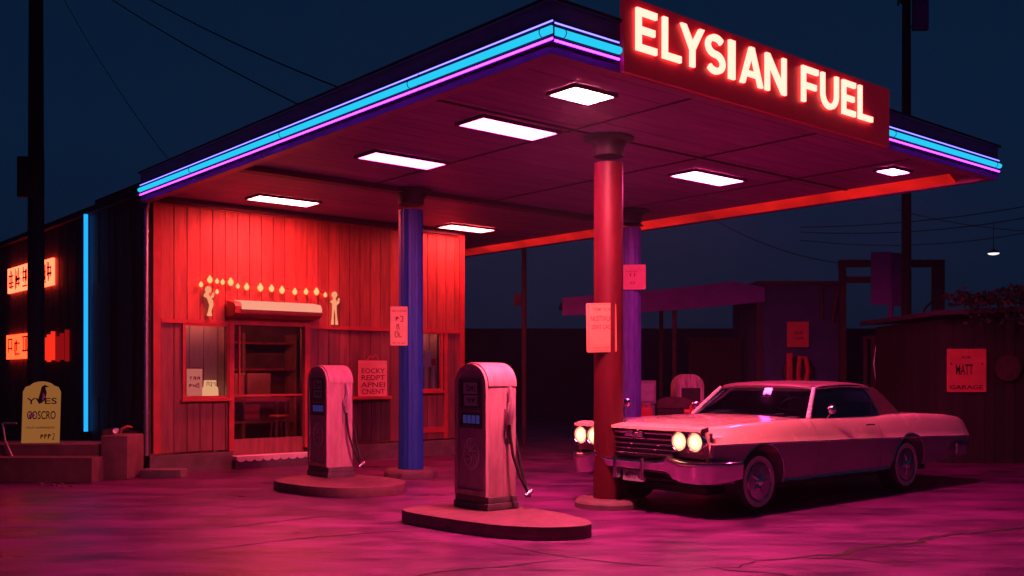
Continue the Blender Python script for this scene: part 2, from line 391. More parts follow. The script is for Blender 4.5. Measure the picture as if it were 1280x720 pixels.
bm = B(); bx(bm, .125, U1-.125, 6.03, 6.23, ZS-.07, ZS-.002); bx(bm, 2.19,2.215,.13,6.02,ZS-.012,ZS-.002); bx(bm, 4.34,4.365,.13,6.02,ZS-.014,ZS-.002); bx(bm, 6.39,6.415,.13,6.02,ZS-.012,ZS-.002); bx(bm, .125,U1-.125,2.0,2.035,ZS-.018,ZS-.003); bx(bm, .13,5.9,8.93,8.995,ZS-.10,ZS-.003)
obj('ceiling_beam', bm, 'beam', can)
M['lip_baked_light'] = emit('red_lip_light', (1.0,.014,.012), .5)  # glow put on the far inner lip for red light falling there
cn = M['lip_baked_light'].node_tree; ce = [n for n in cn.nodes if n.type == 'EMISSION'][0]
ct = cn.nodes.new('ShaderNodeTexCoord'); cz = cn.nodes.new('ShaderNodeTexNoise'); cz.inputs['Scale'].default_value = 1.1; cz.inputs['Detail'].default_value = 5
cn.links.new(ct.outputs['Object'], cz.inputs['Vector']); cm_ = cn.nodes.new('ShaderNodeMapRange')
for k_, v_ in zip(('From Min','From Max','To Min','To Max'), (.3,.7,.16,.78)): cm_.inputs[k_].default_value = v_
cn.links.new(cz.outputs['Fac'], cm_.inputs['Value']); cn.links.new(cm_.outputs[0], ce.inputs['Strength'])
bm = B(); prism(bm, [(U1-.123,4.06),(U1-.31,4.150),(U1-.31,4.166),(U1-.123,4.075)], 'y', .5, 11.4); obj('red_lip_baked_glow', bm, 'lip_baked_light', can)
# neon bands: mounting strip, wide cyan tube, pale line above, pink line below
def band(u0, u1, v0, v1, side):
    """side 'l': on the -u face; 's': on the -v face"""
    def slab(bm, z0, z1, out0, out1):
        if side == 'l': bx(bm, -out1, -out0, v0, v1, z0, z1)
        else: bx(bm, u0, u1, -out1, -out0, z0, z1)
    bm = B(); slab(bm, 4.135, 4.315, .001, .015); obj('neon_backing', bm, 'cap', can)
    bm = B()
    zc, r = 4.225, .031
    def tb(z, rr, o):
        if side == 'l': tube(bm, [(-o, v0+.004, z), (-o, v1-.004, z)], rr, 10)
        else: tube(bm, [(u0+.004, -o, z), (u1-.004, -o, z)], rr, 10)
    tb(zc, r, .026); obj('cyan_neon_tube', bm, 'cyan_glow', can)
    bm = B(); tb(4.296, .006, .018); obj('pale_neon_line', bm, 'white_glow', can)
    bm = B(); tb(4.155, .0085, .019); obj('pink_neon_line', bm, 'pink_glow', can)
    bm = B(); a0, a1 = (v0, v1) if side == 'l' else (u0, u1); q = a0+.12
    while q < a1:
        c = []
        for i in range(9):
            an = math.pi*i/8; o_, z_ = .02+.039*math.sin(an), zc+.037*math.cos(an); c.append((-o_, q, z_) if side == 'l' else (q, -o_, z_))
        tube(bm, c, .004, 5); q += 2.58
    k = obj('tube_clip', bm, 'cap', can)
band(0,0,-.05,1.80,'l'); band(0,0,1.81,9.0,'l'); band(.0,pu(779,-.05)-.012,0,0,'s'); band(pu(1112,-.05)+.012,U1,0,0,'s')
# columns
def column(u, v, r, m, label, bh=.10, br=.37, nb=32):
    c = B(); fl = (lambda a: 1+.022*math.cos(16*a)) if m != 'red_col' else None
    lathe(c, [(r*1.05,bh-.003),(r*1.03,bh+.25),(r,1.2),(r,ZS-.30)], 96 if fl else 40, None, fl)
    o = obj('column', c, m, can, (u,v,0)); o['label'] = label
    k = B(); lathe(k, [(r*1.01,ZS-.22),(r*1.06,ZS-.20),(r*1.08,ZS-.13),(r*1.3,ZS-.06),(r*1.7,ZS-.035),(r*1.75,ZS-.012)], 40)
    obj('capital', k, 'cap', o)
    k = B(); lathe(k, [(br*1.03,.001),(br*1.03,bh*.55),(br*.99,bh*.8),(br*.9,bh)], nb)
    obj('base', k, 'col_base', o)
    return o
column(2.74, 2.02, .165, 'red_col', 'smooth red painted column')
column(2.87, 6.13, .175, 'blue_col', 'blue painted fluted column', .12, .38, 10)
column(6.59, 5.29, .19, 'purple_col', 'worn purple blue column')
bm = B(); cyl(bm, (0,0,0), (0,0,4.8), .055, 12)
st = tag(obj('steel_post', bm, 'rust', None, Vector((.257,21.2,0)), 0), 'slim dark steel post just behind the canopy rear edge', 'post')
bm = B(); bx(bm, -.16,.0,-.03,.03,2.95,3.2); p = Vector((.257,21.2,0)); tag(obj('meter_box', bm, 'rust', None, p+Vector((-.06,-.03,0))), 'small reddish box fixed on the slim steel post', 'box')

# ceiling lights
def light(u, v, label, lu=1.04, lv=.42, m='panel_d'):
    t = thing('ceiling_light', label, 'ceiling light', W(u,v,ZS-.04), TH, 'light panels under the canopy')
    a, c = lu/2, lv/2; bm = B(); f = .03
    bx(bm,-a-f,a+f,-c-f,-c,0,.038); bx(bm,-a-f,a+f,c,c+f,0,.038); bx(bm,-a-f,-a,-c,c,0,.038); bx(bm,a,a+f,-c,c,0,.038)
    obj('frame', bm, 'beam', t)
    bm = B(); bx(bm,-a+.002,a-.002,-c+.002,c-.002,.006,.03); obj('diffuser', bm, m, t)
light(1.26,.93,'ceiling light nearest the front corner of the canopy',.50,.35,'panel_a')
light(1.565,2.37,'long ceiling light above the nearer fuel pump',m='panel_b')
light(1.59,4.45,'ceiling light between the two fuel pumps',m='panel_d')
light(1.82,8.02,'ceiling light above the shop doorway',1.0,.42,'panel_warm')
light(5.73,8.5,'ceiling light over the right end of the red shop wall',1.0,.42,'panel_warm_dim')
light(5.36,2.7,'ceiling light above the parked car',m='panel_c')
light(6.85,.85,'small ceiling light near the far end of the lit sign',.42,.24,'panel_e')

# ------------------------------------------------------------------ sign ELYSIAN FUEL
sg = thing('station_sign', 'red sign board with glowing cream capitals reading ELYSIAN FUEL', 'sign', W(0,0), TH)
bm = B(); bx(bm, pu(780,-.05), pu(1112,-.05), -.05, -.002, 4.052, 4.70, bev=.008); obj('board', bm, 'board', sg)
def offs(path, w):
    l, r = [], []
    for i, p in enumerate(path):
        a = path[max(i-1,0)]; c = path[min(i+1,len(path)-1)]
        dx, dz = c[0]-a[0], c[1]-a[1]; n = math.hypot(dx,dz)
        l.append((p[0]-dz/n*w, p[1]+dx/n*w)); r.append((p[0]+dz/n*w, p[1]-dx/n*w))
    return l + r[::-1]
def letter_polys(ch, w, h, k):
    if ch == 'E': return [[(0,0),(w,0),(w,k),(k,k),(k,(h-k)/2),(w*.9,(h-k)/2),(w*.9,(h+k)/2),(k,(h+k)/2),(k,h-k),(w,h-k),(w,h),(0,h)]]
    if ch == 'F': return [[(0,0),(k,0),(k,(h-k)/2-.01),(w*.88,(h-k)/2-.01),(w*.88,(h+k)/2-.01),(k,(h+k)/2-.01),(k,h-k),(w,h-k),(w,h),(0,h)]]
    if ch == 'L': return [[(0,0),(w,0),(w,k),(k,k),(k,h),(0,h)]]
    if ch == 'I': return [[(0,0),(w,0),(w,h),(0,h)]]
    if ch == 'Y':
        c = w/2; j = h*.42; q = k*1.12
        return [[(c-k/2,0),(c+k/2,0),(c+k/2,j),(w,h),(w-q,h),(c,j+k*1.25),(q,h),(0,h),(c-k/2,j)]]
    if ch == 'N': return [[(0,0),(k,0),(k,h-k*1.75),(w-k,0),(w,0),(w,h),(w-k,h),(w-k,k*1.75),(k,h),(0,h)]]
    if ch == 'A':
        c = w/2; q = k*1.08
        def xl(z): return c*.0+ (c-k*.55)*z/h          # outer left edge
        z0, z1 = h*.22, h*.22+k*.9
        il = lambda z: xl(z)+q
        zt = h*.86
        return [[(0,0),(q,0),(il(z0),z0),(w-il(z0),z0),(w-q,0),(w,0),(c+k*.55,h),(c-k*.55,h)],
                [(il(z1),z1),(c,h*.80),(w-il(z1),z1)]]
    if ch == 'U':
        r = (w-k)/2; path = [(k/2,h),(k/2,h*.5)] + [(w/2-r*math.cos(a), r+k/2-r*math.sin(a)) for a in [math.pi*i/16 for i in range(17)]] + [(w-k/2,h*.5),(w-k/2,h)]
        return [offs(path, k/2)]
    if ch == 'S':
        r = (h-k)/4; rx = (w-k)/2; c = w/2; path = []
        for i in range(19): a = R(35+ (270-35)*i/18); path.append((c+rx*math.cos(a), h-k/2-r+r*math.sin(a)))
        for i in range(1,19): a = R(90-(90+145)*i/18); path.append((c+rx*math.cos(a), k/2+r+r*math.sin(a)))
        return [offs(path, k/2)]
def letter_mesh(ch, w, h, k, depth):
    cu = bpy.data.curves.new('letter_curve','CURVE'); cu.dimensions = '2D'; cu.fill_mode = 'BOTH'; cu.extrude = depth; cu.bevel_depth = .004; cu.offset = -.002
    for poly in letter_polys(ch, w, h, k):
        sp = cu.splines.new('POLY'); sp.points.add(len(poly)-1); sp.use_cyclic_u = True
        for i, p in enumerate(poly): sp.points[i].co = (p[0], p[1], 0, 1)
    o = bpy.data.objects.new('tmp', cu); COL.objects.link(o)
    dg = bpy.context.evaluated_depsgraph_get(); me = bpy.data.meshes.new_from_object(o.evaluated_get(dg))
    bpy.data.objects.remove(o); bpy.data.curves.remove(cu)
    me.transform(Matrix.Rotation(R(90), 4, 'X')); me.name = 'letter'
    return me
LV = -.085
LT = [('E',797,821.7),('L',830,852),('Y',852.7,880.7),('S',884,907),('I',912.7,919.3),('A',927,954.3),('N',958.5,983.3),('F',1004,1023.4),('U',1028,1048.7),('E',1054.5,1070),('L',1074.7,1091.3)]
LT = [(ch, pu(a,LV), pu(c,LV)) for ch, a, c in LT]
for ch, a, c in LT:
    o = obj('letter', letter_mesh(ch, c-a,   .358, .053 if ch != 'I' else c-a, .012), 'letter_glow', sg, (a, LV+.013, 4.258), smooth=0)
bm = B()
for ch, a, c in LT:
    for q in (a+.03, a+.045): pass
    for z in (4.31, 4.57): cyl(bm, (a+.035,-.060,z), (a+.035,-.051,z), .008, 6)
obj('letter_pin', bm, 'steel', sg)

# ------------------------------------------------------------------ station building
bd = thing('station_building', 'red plank shop building with dark side wall under the canopy', 'building', W(0,0), TH)
FV = 9.02
OP = [(.66,1.36,1.13,2.25),(1.46,2.70,.18,2.27),(5.06,5.52,1.20,2.24)]
bm = B(); bl = B(); edges = []; u = .30
while u < 6.04: edges.append(u); u += .2054
edges.append(6.05)
for a, c in zip(edges, edges[1:]):
    cuts = sorted({a, c} | {q for o in OP for q in o[:2] if a < q < c})
    off = random.uniform(0,.006)
    for x0, x1 in zip(cuts, cuts[1:]):
        zs = [(.30, 4.165)]
        for o in OP:
            if o[0] < (x0+x1)/2 < o[1]:
                nz = []
                for z0, z1 in zs:
                    if o[2] > z0: nz.append((z0, min(z1,o[2])))
                    if o[3] < z1: nz.append((max(z0,o[3]), z1))
                zs = nz
        for z0, z1 in zs:
            for q0, q1, tgt in ((z0, min(z1,2.285), bl), (max(z0,2.29), z1, bm)):
                if q1-q0 > .01: bx(tgt, x0+(.006 if x0 == a else 0), x1-(.006 if x1 == c else 0), FV+off, FV+.04, q0, q1)
obj('front_wall', bm, 'red_plank', bd, smooth=0)
obj('lower_wall', bl, 'maroon_plank', bd, smooth=0)['label'] = 'darker maroon brown planks below the rail'
bm = B()
for x0, x1, z0, z1 in ((.2,.66,.3,4.16),(.66,1.36,.3,1.13),(.66,1.36,2.25,4.16),(1.36,1.46,.3,4.16),(1.46,2.70,2.27,4.16),(2.70,5.06,.3,4.16),(5.06,5.52,.3,1.2),(5.06,5.52,2.24,4.16),(5.52,6.0,.3,4.16)):
    bx(bm, x0, x1, FV+.05, FV+.12, z0, z1)
obj('wall_backing', bm, 'dark_plank', bd)
bm = B(); bx(bm, .18,.292,FV-.03,FV+.06,.3,4.16); obj('corner_board', bm, 'red_trim', bd)
bm = B(); bx(bm, 5.95,6.06,FV-.025,FV-.003,.3,4.16); obj('corner_board', bm, 'red_trim', bd)
bm = B()
bx(bm, .30,1.40,FV-.035,FV-.002,2.27,2.33); bx(bm, 2.80,5.94,FV-.035,FV-.002,2.25,2.31)
bx(bm, 5.58,5.66,FV-.03,FV-.002,.3,2.248); bx(bm, 4.96,5.03,FV-.03,FV-.002,.3,2.248); bx(bm, 5.03,5.58,FV-.028,FV-.002,.42,.52)
bx(bm, .3,5.95,FV-.03,FV-.002,4.05,4.16)
obj('trim_rail', bm, 'red_trim', bd)
bm = B(); bx(bm, .1, 1.40, FV-.10, FV+.1, 0, .27); bx(bm, 2.76, 6.08, FV-.06, FV+.1, 0, .27); obj('foundation', bm, 'foundation', bd)
# side wall, vertical boards, going back from the left corner
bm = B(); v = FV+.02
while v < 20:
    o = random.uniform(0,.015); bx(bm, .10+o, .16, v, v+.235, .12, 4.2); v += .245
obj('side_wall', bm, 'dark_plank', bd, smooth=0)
bm = B(); bx(bm, .02,.30,FV+.1,20.1,4.205,4.30); bx(bm, .04,.2,FV+.1,20.1,0,.118); bx(bm,.3,6.3,11.62,20,4.205,4.28); obj('roof', bm, 'roof', bd)
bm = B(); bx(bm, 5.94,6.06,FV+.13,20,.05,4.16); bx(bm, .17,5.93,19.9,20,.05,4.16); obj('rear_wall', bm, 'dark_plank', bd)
bm = B(); bx(bm, .17,5.93,FV+.13,12.2,.10,.16); obj('shop_floor', bm, 'box', bd)
bm = B(); bx(bm, .17,5.93,12.2,12.26,.16,4.1); obj('inner_wall', bm, 'step', bd)
bm = B(); bx(bm, .08,.095,10.6,11.6,1.1,3.0); bx(bm,.085,.097,9.6,10.2,1.0,3.3); obj('wall_panel', bm, 'dark_plank', bd)
bm = B()
for i in range(11): bx(bm, 3.36+i*.094, 3.36+i*.094+.086, FV-.012-(i%2)*.006, FV-.002, .32, 1.02)
obj('lower_panel', bm, 'dark_plank', bd, smooth=0)
# drainpipe on the corner
bm = B(); tube(bm, [(.06,FV-.06,.28),(.06,FV-.06,3.95),(.10,FV-.02,4.04)], .032, 12)
for z in (.9,2.3,3.6): lathe(bm, [(.042,z),(.042,z+.04)], 14, Matrix.Translation((.06,FV-.06,0)))
obj('drainpipe', bm, 'steel', bd)
# windows
def window(o, fr=.045):
    x0,x1,z0,z1 = o; bm = B()
    bx(bm,x0-.03,x0+fr-.03,FV-.03,FV+.045,z0-.02,z1+.03); bx(bm,x1-fr+.03,x1+.03,FV-.03,FV+.045,z0-.02,z1+.03)
    bx(bm,x0+fr-.028,x1-fr+.028,FV-.028,FV+.045,z1-.015,z1+.03); bx(bm,x0+fr-.028,x1-fr+.028,FV-.028,FV+.045,z0-.02,z0+.025)
    w = obj('window', bm, 'red_trim', bd)
    bm = B(); bx(bm,x0+.02,x1-.02,FV+.005,FV+.012,z0+.027,z1-.017); obj('pane', bm, 'glass', w)
    bm = B(); bx(bm,x0-.06,x1+.06,FV-.09,FV-.032,z0-.06,z0-.022,bev=.006); obj('sill', bm, 'red_trim', w)
    bm = B(); n = max(2,int((x1-x0)/.2)); q = (x1-x0)/n
    for i in range(n): bx(bm,x0+i*q+.004,x0+(i+1)*q-.004,FV+.36,FV+.38,z0-.1,z1+.1)
    bx(bm,x0-.03,x1+.03,FV+.121,FV+.36,z0-.02,z0); bx(bm,x0-.03,x0-.005,FV+.121,FV+.36,z0,z1+.1); bx(bm,x1+.005,x1+.03,FV+.121,FV+.36,z0,z1+.1)
    obj('display_case', bm, 'case_board', w, smooth=0)
    bm = B(); cyl(bm,(x0+.05,FV+.16,z1+.06),(x1-.05,FV+.16,z1+.06),.014,8); obj('case_lamp', bm, 'case_lamp', w)
window(OP[0]); window(OP[2])
# doorway
bm = B(); bx(bm,1.37,1.455,FV-.05,FV+.12,.28,2.42); bx(bm,2.705,2.80,FV-.05,FV+.12,.28,2.42); bx(bm,1.456,2.704,FV-.048,FV+.12,2.275,2.42)
dr = obj('door_frame', bm, 'red_trim', bd)
bm = B(); bx(bm,1.465,2.695,FV+.04,FV+.05,.46,2.265); obj('pane', bm, 'glass', dr)
bm = B(); bx(bm,1.465,2.695,FV+.03,FV+.07,.20,.455); obj('kick_board', bm, 'maroon_plank', dr)
bm = B(); bx(bm,1.465,2.695,FV+.03,FV+.06,1.135,1.165); obj('push_bar', bm, 'red_trim', dr)
bm = B(); bx(bm,1.57,1.60,FV+.031,FV+.061,1.17,2.26); obj('glazing_bar', bm, 'red_trim', dr)
bm = B(); bx(bm,1.40,2.76,FV-.22,FV+.12,.0,.14,bev=.01)
stp = obj('door_step', bm, 'foundation', bd)
bm = B(); pts = [(1.41,.21),(2.75,.21)]; n = 9; w = 1.34/n; pr = []
for i in range(n):
    for k in range(7):
        a = math.pi*k/6; pr.append((2.75-i*w-w/2+ w/2*math.cos(a), .145-.05*math.sin(a)+.02))
prism(bm, [(1.41,.20),(2.75,.20)]+pr, 'y', FV-.245, FV-.223); bx(bm,1.41,2.75,FV-.222,FV+.0,.143,.20)
obj('scalloped_trim', bm, 'white', stp)
# awning box above the door with a lit top
bm = B()
prism(bm, [(FV-.05,2.38),(FV-.30,2.40),(FV-.37,2.44),(FV-.38,2.55),(FV-.34,2.60),(FV-.05,2.66)], 'x', 1.32, 2.84, bev=.012)
aw = obj('awning', bm, 'red_trim', bd)
bm = B(); prism(bm, [(FV-.39,2.50),(FV-.382,2.565),(FV-.345,2.612),(FV-.11,2.655),(FV-.11,2.66),(FV-.355,2.62),(FV-.394,2.57),(FV-.402,2.50)], 'x', 1.42, 2.82); obj('lamp_strip', bm, 'awning_glow', aw)

# string lights above the awning, with a lit ornament at each end
sl = thing('string_lights', 'sagging string of warm bulbs above the shop door', 'string lights', W(0,FV-.06), TH)
def wp(px, py):   # photo pixel -> u, z on the front wall
    k = (px-640)/F; u = (5.52+14.79*k)/(.763-.647*k)
    d = 14.79+.647*u; return u, EYE+(467-py)*d/F
bs_ = 1.25
bp_ = [(250,356,.026),(261,350,.034),(270,352,.024),(270,365,.022),(277,353,.026),(287,353,.036),(296,358,.024),(307,359,.033),(324,360,.038),(338,361,.034),(351,363,.036),(367,365,.032),(381,365,.030),(394,365,.036),(405,369,.024)]
path = []
for px, py, r in bp_:
    if px == 270 and py > 360: continue
    u, z = wp(px, py); path += [(u-.05, 0, z+.035), (u, 0, z+.045)]
bm = B(); tube(bm, path, .006, 5); obj('cable', bm, 'wire', sl)
for px, py, r in bp_:
    u, z = wp(px, py); bm = B(); r *= bs_
    lathe(bm, [(.002,z-r*1.3),(r*.6,z-r*1.0),(r,z-r*.2),(r*.85,z+r*.5),(r*.4,z+r*1.1),(r*.3,z+r*1.5)], 12, Matrix.Translation((u,0,0)))
    obj('bulb', bm, 'bulb_glow', sl)
def ornament(px, y0, y1, label, lean, two=False):
    u, zt = wp(px, y0); _, zb = wp(px, y1); h = zt-zb
    t = thing('wall_ornament', label, 'ornament', W(u,FV-.045,zb), TH)
    bm = B()
    if two: tube(bm, [(-.04,0,0),(-.034,0,h*.25),(-.022,0,h*.5),(lean-.02,0,h*.72),(lean,0,h*.86)], [.026,.016,.020,.024,.016], 8); tube(bm, [(.045,0,0),(.036,.002,h*.25),(.022,.002,h*.5),(lean+.02,.002,h*.72),(lean,.004,h*.86)], [.026,.015,.020,.024,.016], 8)
    else: tube(bm, [(.0,0,0),(.005,0,h*.18),(.03,0,h*.38),(.02,0,h*.52),(-.02,0,h*.68),(-.05,0,h*.76),(lean,0,h*.88)], [.045,.026,.034,.042,.030,.040,.018], 8)
    tube(bm, [(lean+.03,0,h*.62),(lean+.07,-.004,h*.70),(lean+.085,-.004,h*.84)], [.014,.024,.012], 8); tube(bm, [(lean-.03,0,h*.66),(lean-.06,-.004,h*.73)], [.014,.026], 8)
    obj('figure', bm, 'ornament_glow', t)
    bm = B(); lathe(bm, [(.005,-.055),(.035,-.045),(.052,0),(.04,.04),(.005,.058)], 14, Matrix.Translation((lean,0,h*.93))); obj('globe', bm, 'ornament_glow', t)
ornament(261, 360, 395, 'pale lit figure at the left end of the bulb string', -.02)
ornament(417, 366, 406, 'pale lit figure at the right end of the bulb string', .0, True)

# signs and red light streaks on the dark side wall
def side_panel(v0, v1, z0, z1, m, label, seed, dens):
    t = thing('lit_wall_sign', label, 'sign', W(.09,v0), TH)
    L_ = v1-v0; bm = B(); bx(bm,-.05,0,0,L_,z0,z1,bev=.008); obj('face', bm, m, t)
    rnd = random.Random(seed); bm = B(); n = max(2,int(L_/.45)); w = L_/n
    for i in range(n):      # blurred upright strokes of lettering facing -u
        for k in range(dens):
            a = w*i+w*.12+rnd.random()*w*.7; q0 = z0+.04+rnd.random()*(z1-z0)*.3; q1 = z1-.04-rnd.random()*(z1-z0)*.3
            bx(bm,-.056-.001*k,-.049,a,a+.035,q0,q1)
        for k in range(dens-1):
            q = z0+.06+rnd.random()*(z1-z0-.14); bx(bm,-.062-.001*k,-.049,w*i+w*.1,w*i+w*.7,q,q+.03)
    obj('lettering', bm, 'ink', t)
    return t
side_panel(FV+6.26, FV+7.8, 3.17, 3.68, 'sign_glow', 'glowing cream sign high on the dark side wall, left of the utility pole', 1, 4)
side_panel(FV+4.63, FV+5.36, 3.14, 3.64, 'sign_glow', 'glowing cream sign high on the dark side wall, right of the utility pole', 2, 4)
side_panel(FV+6.26, FV+7.9, 1.80, 2.30, 'orange_glow', 'glowing orange sign low on the dark side wall, left of the utility pole', 3, 3)
t = thing('red_light_streaks', 'upright red bars added for light cast low on the dark side wall', 'light streaks', W(.06,FV+3.8), TH)  # glowing bars added to imitate red light on the boards
for i, (q, mm) in enumerate(((0,'redcast_dim'),(.3,'redcast_dim'),(.55,'redcast_dim'),(.85,'redcast_glow'),(1.1,'redcast_glow'),(1.35,'redcast_glow'))):
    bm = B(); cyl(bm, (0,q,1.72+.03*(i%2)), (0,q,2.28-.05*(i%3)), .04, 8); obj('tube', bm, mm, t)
bm = B(); cyl(bm, (0,0,.52), (0,0,4.2), .034, 12)
vt = thing('neon_tube', 'tall upright cyan neon tube on the dark side wall', 'neon tube', W(.04,FV+2.68), TH); obj('tube', bm, 'tube_glow', vt)
bm = B(); bx(bm,-.04,.06,-.05,.05,4.202,4.26); bx(bm,-.04,.06,-.05,.05,.44,.518); obj('end_cap', bm, 'cap', vt)

# ------------------------------------------------------------------ pump islands and fuel pumps
def island(front, back, label):
    """kerbed pad: outline of the top given by its front and back edge"""
    zt = .125; o = []
    for x, y in front + back:
        d = (EYE-zt)*F/(y-467.0); o.append(Vector(((x-640)*d/F, d)))
    c = sum(o, Vector((0,0)))/len(o); q = []
    n = len(o)
    for k in range(n):           # one round of corner cutting
        a, b2 = o[k]-c, o[(k+1)%n]-c; q += [tuple(a.lerp(b2,.25)), tuple(a.lerp(b2,.75))]
    bm = B(); prism(bm, q, 'z', 0, zt, bev=.014)
    tag(obj('pump_island', bm, 'kerb', None, (c.x,c.y,0)), label, 'pump island', 'raised pump islands')
island([(499,638),(540,645),(580,651),(620,656),(660,658.5),(700,659),(740,656)],[(738,650),(712,643),(680,637),(650,633),(600,630),(550,630),(512,633)],'raised kerbed island under the nearer fuel pump')
island([(339,601),(370,606),(410,609.5),(450,610),(490,607.5),(508,604)],[(507,600),(490,597),(460,594),(420,592),(380,593),(350,597)],'raised kerbed island under the pump by the shop door')

def arch(hw, z0, zt, r, n=8):
    p = [(-hw,z0),(hw,z0)]
    p += [(hw-r+r*math.cos(R(90)*i/n), zt-r+r*math.sin(R(90)*i/n)) for i in range(n+1)]
    p += [(-hw+r-r*math.sin(R(90)*i/n), zt-r+r*math.cos(R(90)*i/n)) for i in range(n+1)]
    return p
def fuel_pump(label):
    t = thing('fuel_pump', label, 'fuel pump', (0,0,0), 0, 'vintage round top fuel pumps')
    bm = B(); prism(bm, arch(.265,.12,1.48,.235), 'x', -.17, .19, bev=.028); obj('body', bm, 'pump', t, smooth=40)
    bm = B(); prism(bm, arch(.271,1.243,1.487,.24), 'x', -.176, .197, bev=.018); obj('top_cap', bm, 'pump', t, smooth=40)
    # raised rim round the front
    bm = B(); oa = arch(.258,.14,1.47,.228); ia = arch(.205,.19,1.415,.178)
    A = [bm.verts.new((-.205,*p)) for p in oa]; Bv = [bm.verts.new((-.205,*p)) for p in ia]; C_ = [bm.verts.new((-.165,*p)) for p in oa]; D = [bm.verts.new((-.165,*p)) for p in ia]
    n = len(oa)
    for i in range(n):
        j = (i+1)%n
        for q in ((A[i],A[j],Bv[j],Bv[i]),(A[i],C_[i],C_[j],A[j]),(Bv[i],Bv[j],D[j],D[i]),(C_[i],D[i],D[j],C_[j])): bm.faces.new(q)
    obj('front_rim', bm, 'pump', t, smooth=40)
    bm = B(); prism(bm, arch(.20,.195,1.41,.173), 'x', -.182, -.171); obj('front_panel', bm, 'pump_dark', t)
    # dial window and price window
    bm = B(); bx(bm,-.20,-.183,-.165,.165,1.0,1.03); bx(bm,-.20,-.183,-.165,.165,1.30,1.325); bx(bm,-.20,-.183,-.185,-.166,.82,1.325); bx(bm,-.20,-.183,.166,.185,.82,1.325); bx(bm,-.20,-.183,-.165,.165,.82,.85); bx(bm,-.199,-.183,-.165,.165,.97,.985)
    obj('dial_frame', bm, 'pump_base', t)
    bm = B(); bx(bm,-.187,-.1835,-.16,.16,1.032,1.298); dw = obj('dial_window', bm, 'black', t)
    bm = B(); bx(bm,-.190,-.188,-.10,.13,1.17,1.285); bx(bm,-.190,-.188,-.11,.12,1.045,1.155); obj('dial_sheet', bm, 'grey_sheet', dw)
    bm = B(); rnd = random.Random(5); mt = Matrix.Rotation(R(-90),4,'Z')
    g2 = B(); glyphs(g2,-.09,.12,1.20,.05,5,-.1902,rnd); glyphs(g2,-.09,.11,1.075,.05,5,-.1902,rnd); bmesh.ops.transform(g2, matrix=Matrix.Rotation(R(-90),4,'Z'), verts=g2.verts[:]); obj('printing', g2, 'ink', dw)
    bm = B(); bx(bm,-.188,-.1835,-.16,.16,.852,.968); pw_ = obj('price_window', bm, 'black', t)
    bm = B()
    for i in range(4): bx(bm,-.192,-.1885,-.135+i*.07,-.135+i*.07+.055,.868,.952)
    obj('price_digit', bm, 'price_glow', pw_)
    # round emblem with curling strokes
    bm = B()
    def ring(r, w, sy=1.25, zc=.56):
        pts = [(-.186, r*math.cos(2*math.pi*i/28), zc+sy*r*math.sin(2*math.pi*i/28)) for i in range(29)]; tube(bm, pts, w, 5, False)
    ring(.125,.006); ring(.108,.003)
    for i in range(9):
        a = 2*math.pi*i/9; pts = [(-.187, r*math.cos(a+r*9), .56+1.25*r*math.sin(a+r*9)) for r in (.02,.04,.06,.08,.10)]; tube(bm, pts, .0045, 5)
    obj('emblem', bm, 'whitewall', t)
    bm = B(); bx(bm,-.20,.21,-.285,.285,0,.07,bev=.012); bx(bm,-.185,.20,-.275,.275,.071,.135,bev=.008); obj('plinth', bm, 'pump_base', t)
    # side panel seam, nozzle boot, nozzle and hose on the -y side
    bm = B(); bx(bm,.03,.135,-.285,-.266,.72,1.02,bev=.006); bx(bm,.02,.028,-.2685,-.2655,.14,1.2); obj('nozzle_boot', bm, 'pump_dark', t)
    bm = B(); tube(bm, [(.07,-.30,.86),(.075,-.315,.98),(.08,-.32,1.06),(.085,-.31,1.14),(.075,-.295,1.25)], [.034,.042,.040,.026,.014], 10); tube(bm, [(.06,-.32,.92),(.015,-.33,.98),(.03,-.335,1.06),(.07,-.325,1.09)], .008, 6); obj('nozzle', bm, 'pump_dark', t)
    bm = B(); tube(bm, [(.07,-.30,.87),(.072,-.31,.74),(.09,-.33,.55),(.14,-.37,.35),(.21,-.40,.20),(.27,-.38,.13),(.29,-.31,.20),(.265,-.24,.45),(.225,-.20,.75),(.19,-.18,.92)], .015, 8); obj('hose', bm, 'black', t)
    bm = B(); lathe(bm, [(.02,-.05),(.024,0),(.02,.05)], 12, Matrix.Translation((.245,-.395,.16))@Matrix.Rotation(R(60),4,'Y')); obj('hose_coupling', bm, 'steel', t)
    return t
p1 = fuel_pump('pink white fuel pump on the nearer island, round emblem on its front')
p1.location = G(607,649,.125)+Vector((0,.0,0)); p1.rotation_euler.z = TH
d2 = dup(p1, G(413,606,.125), TH, 'paler fuel pump on the island by the shop door')

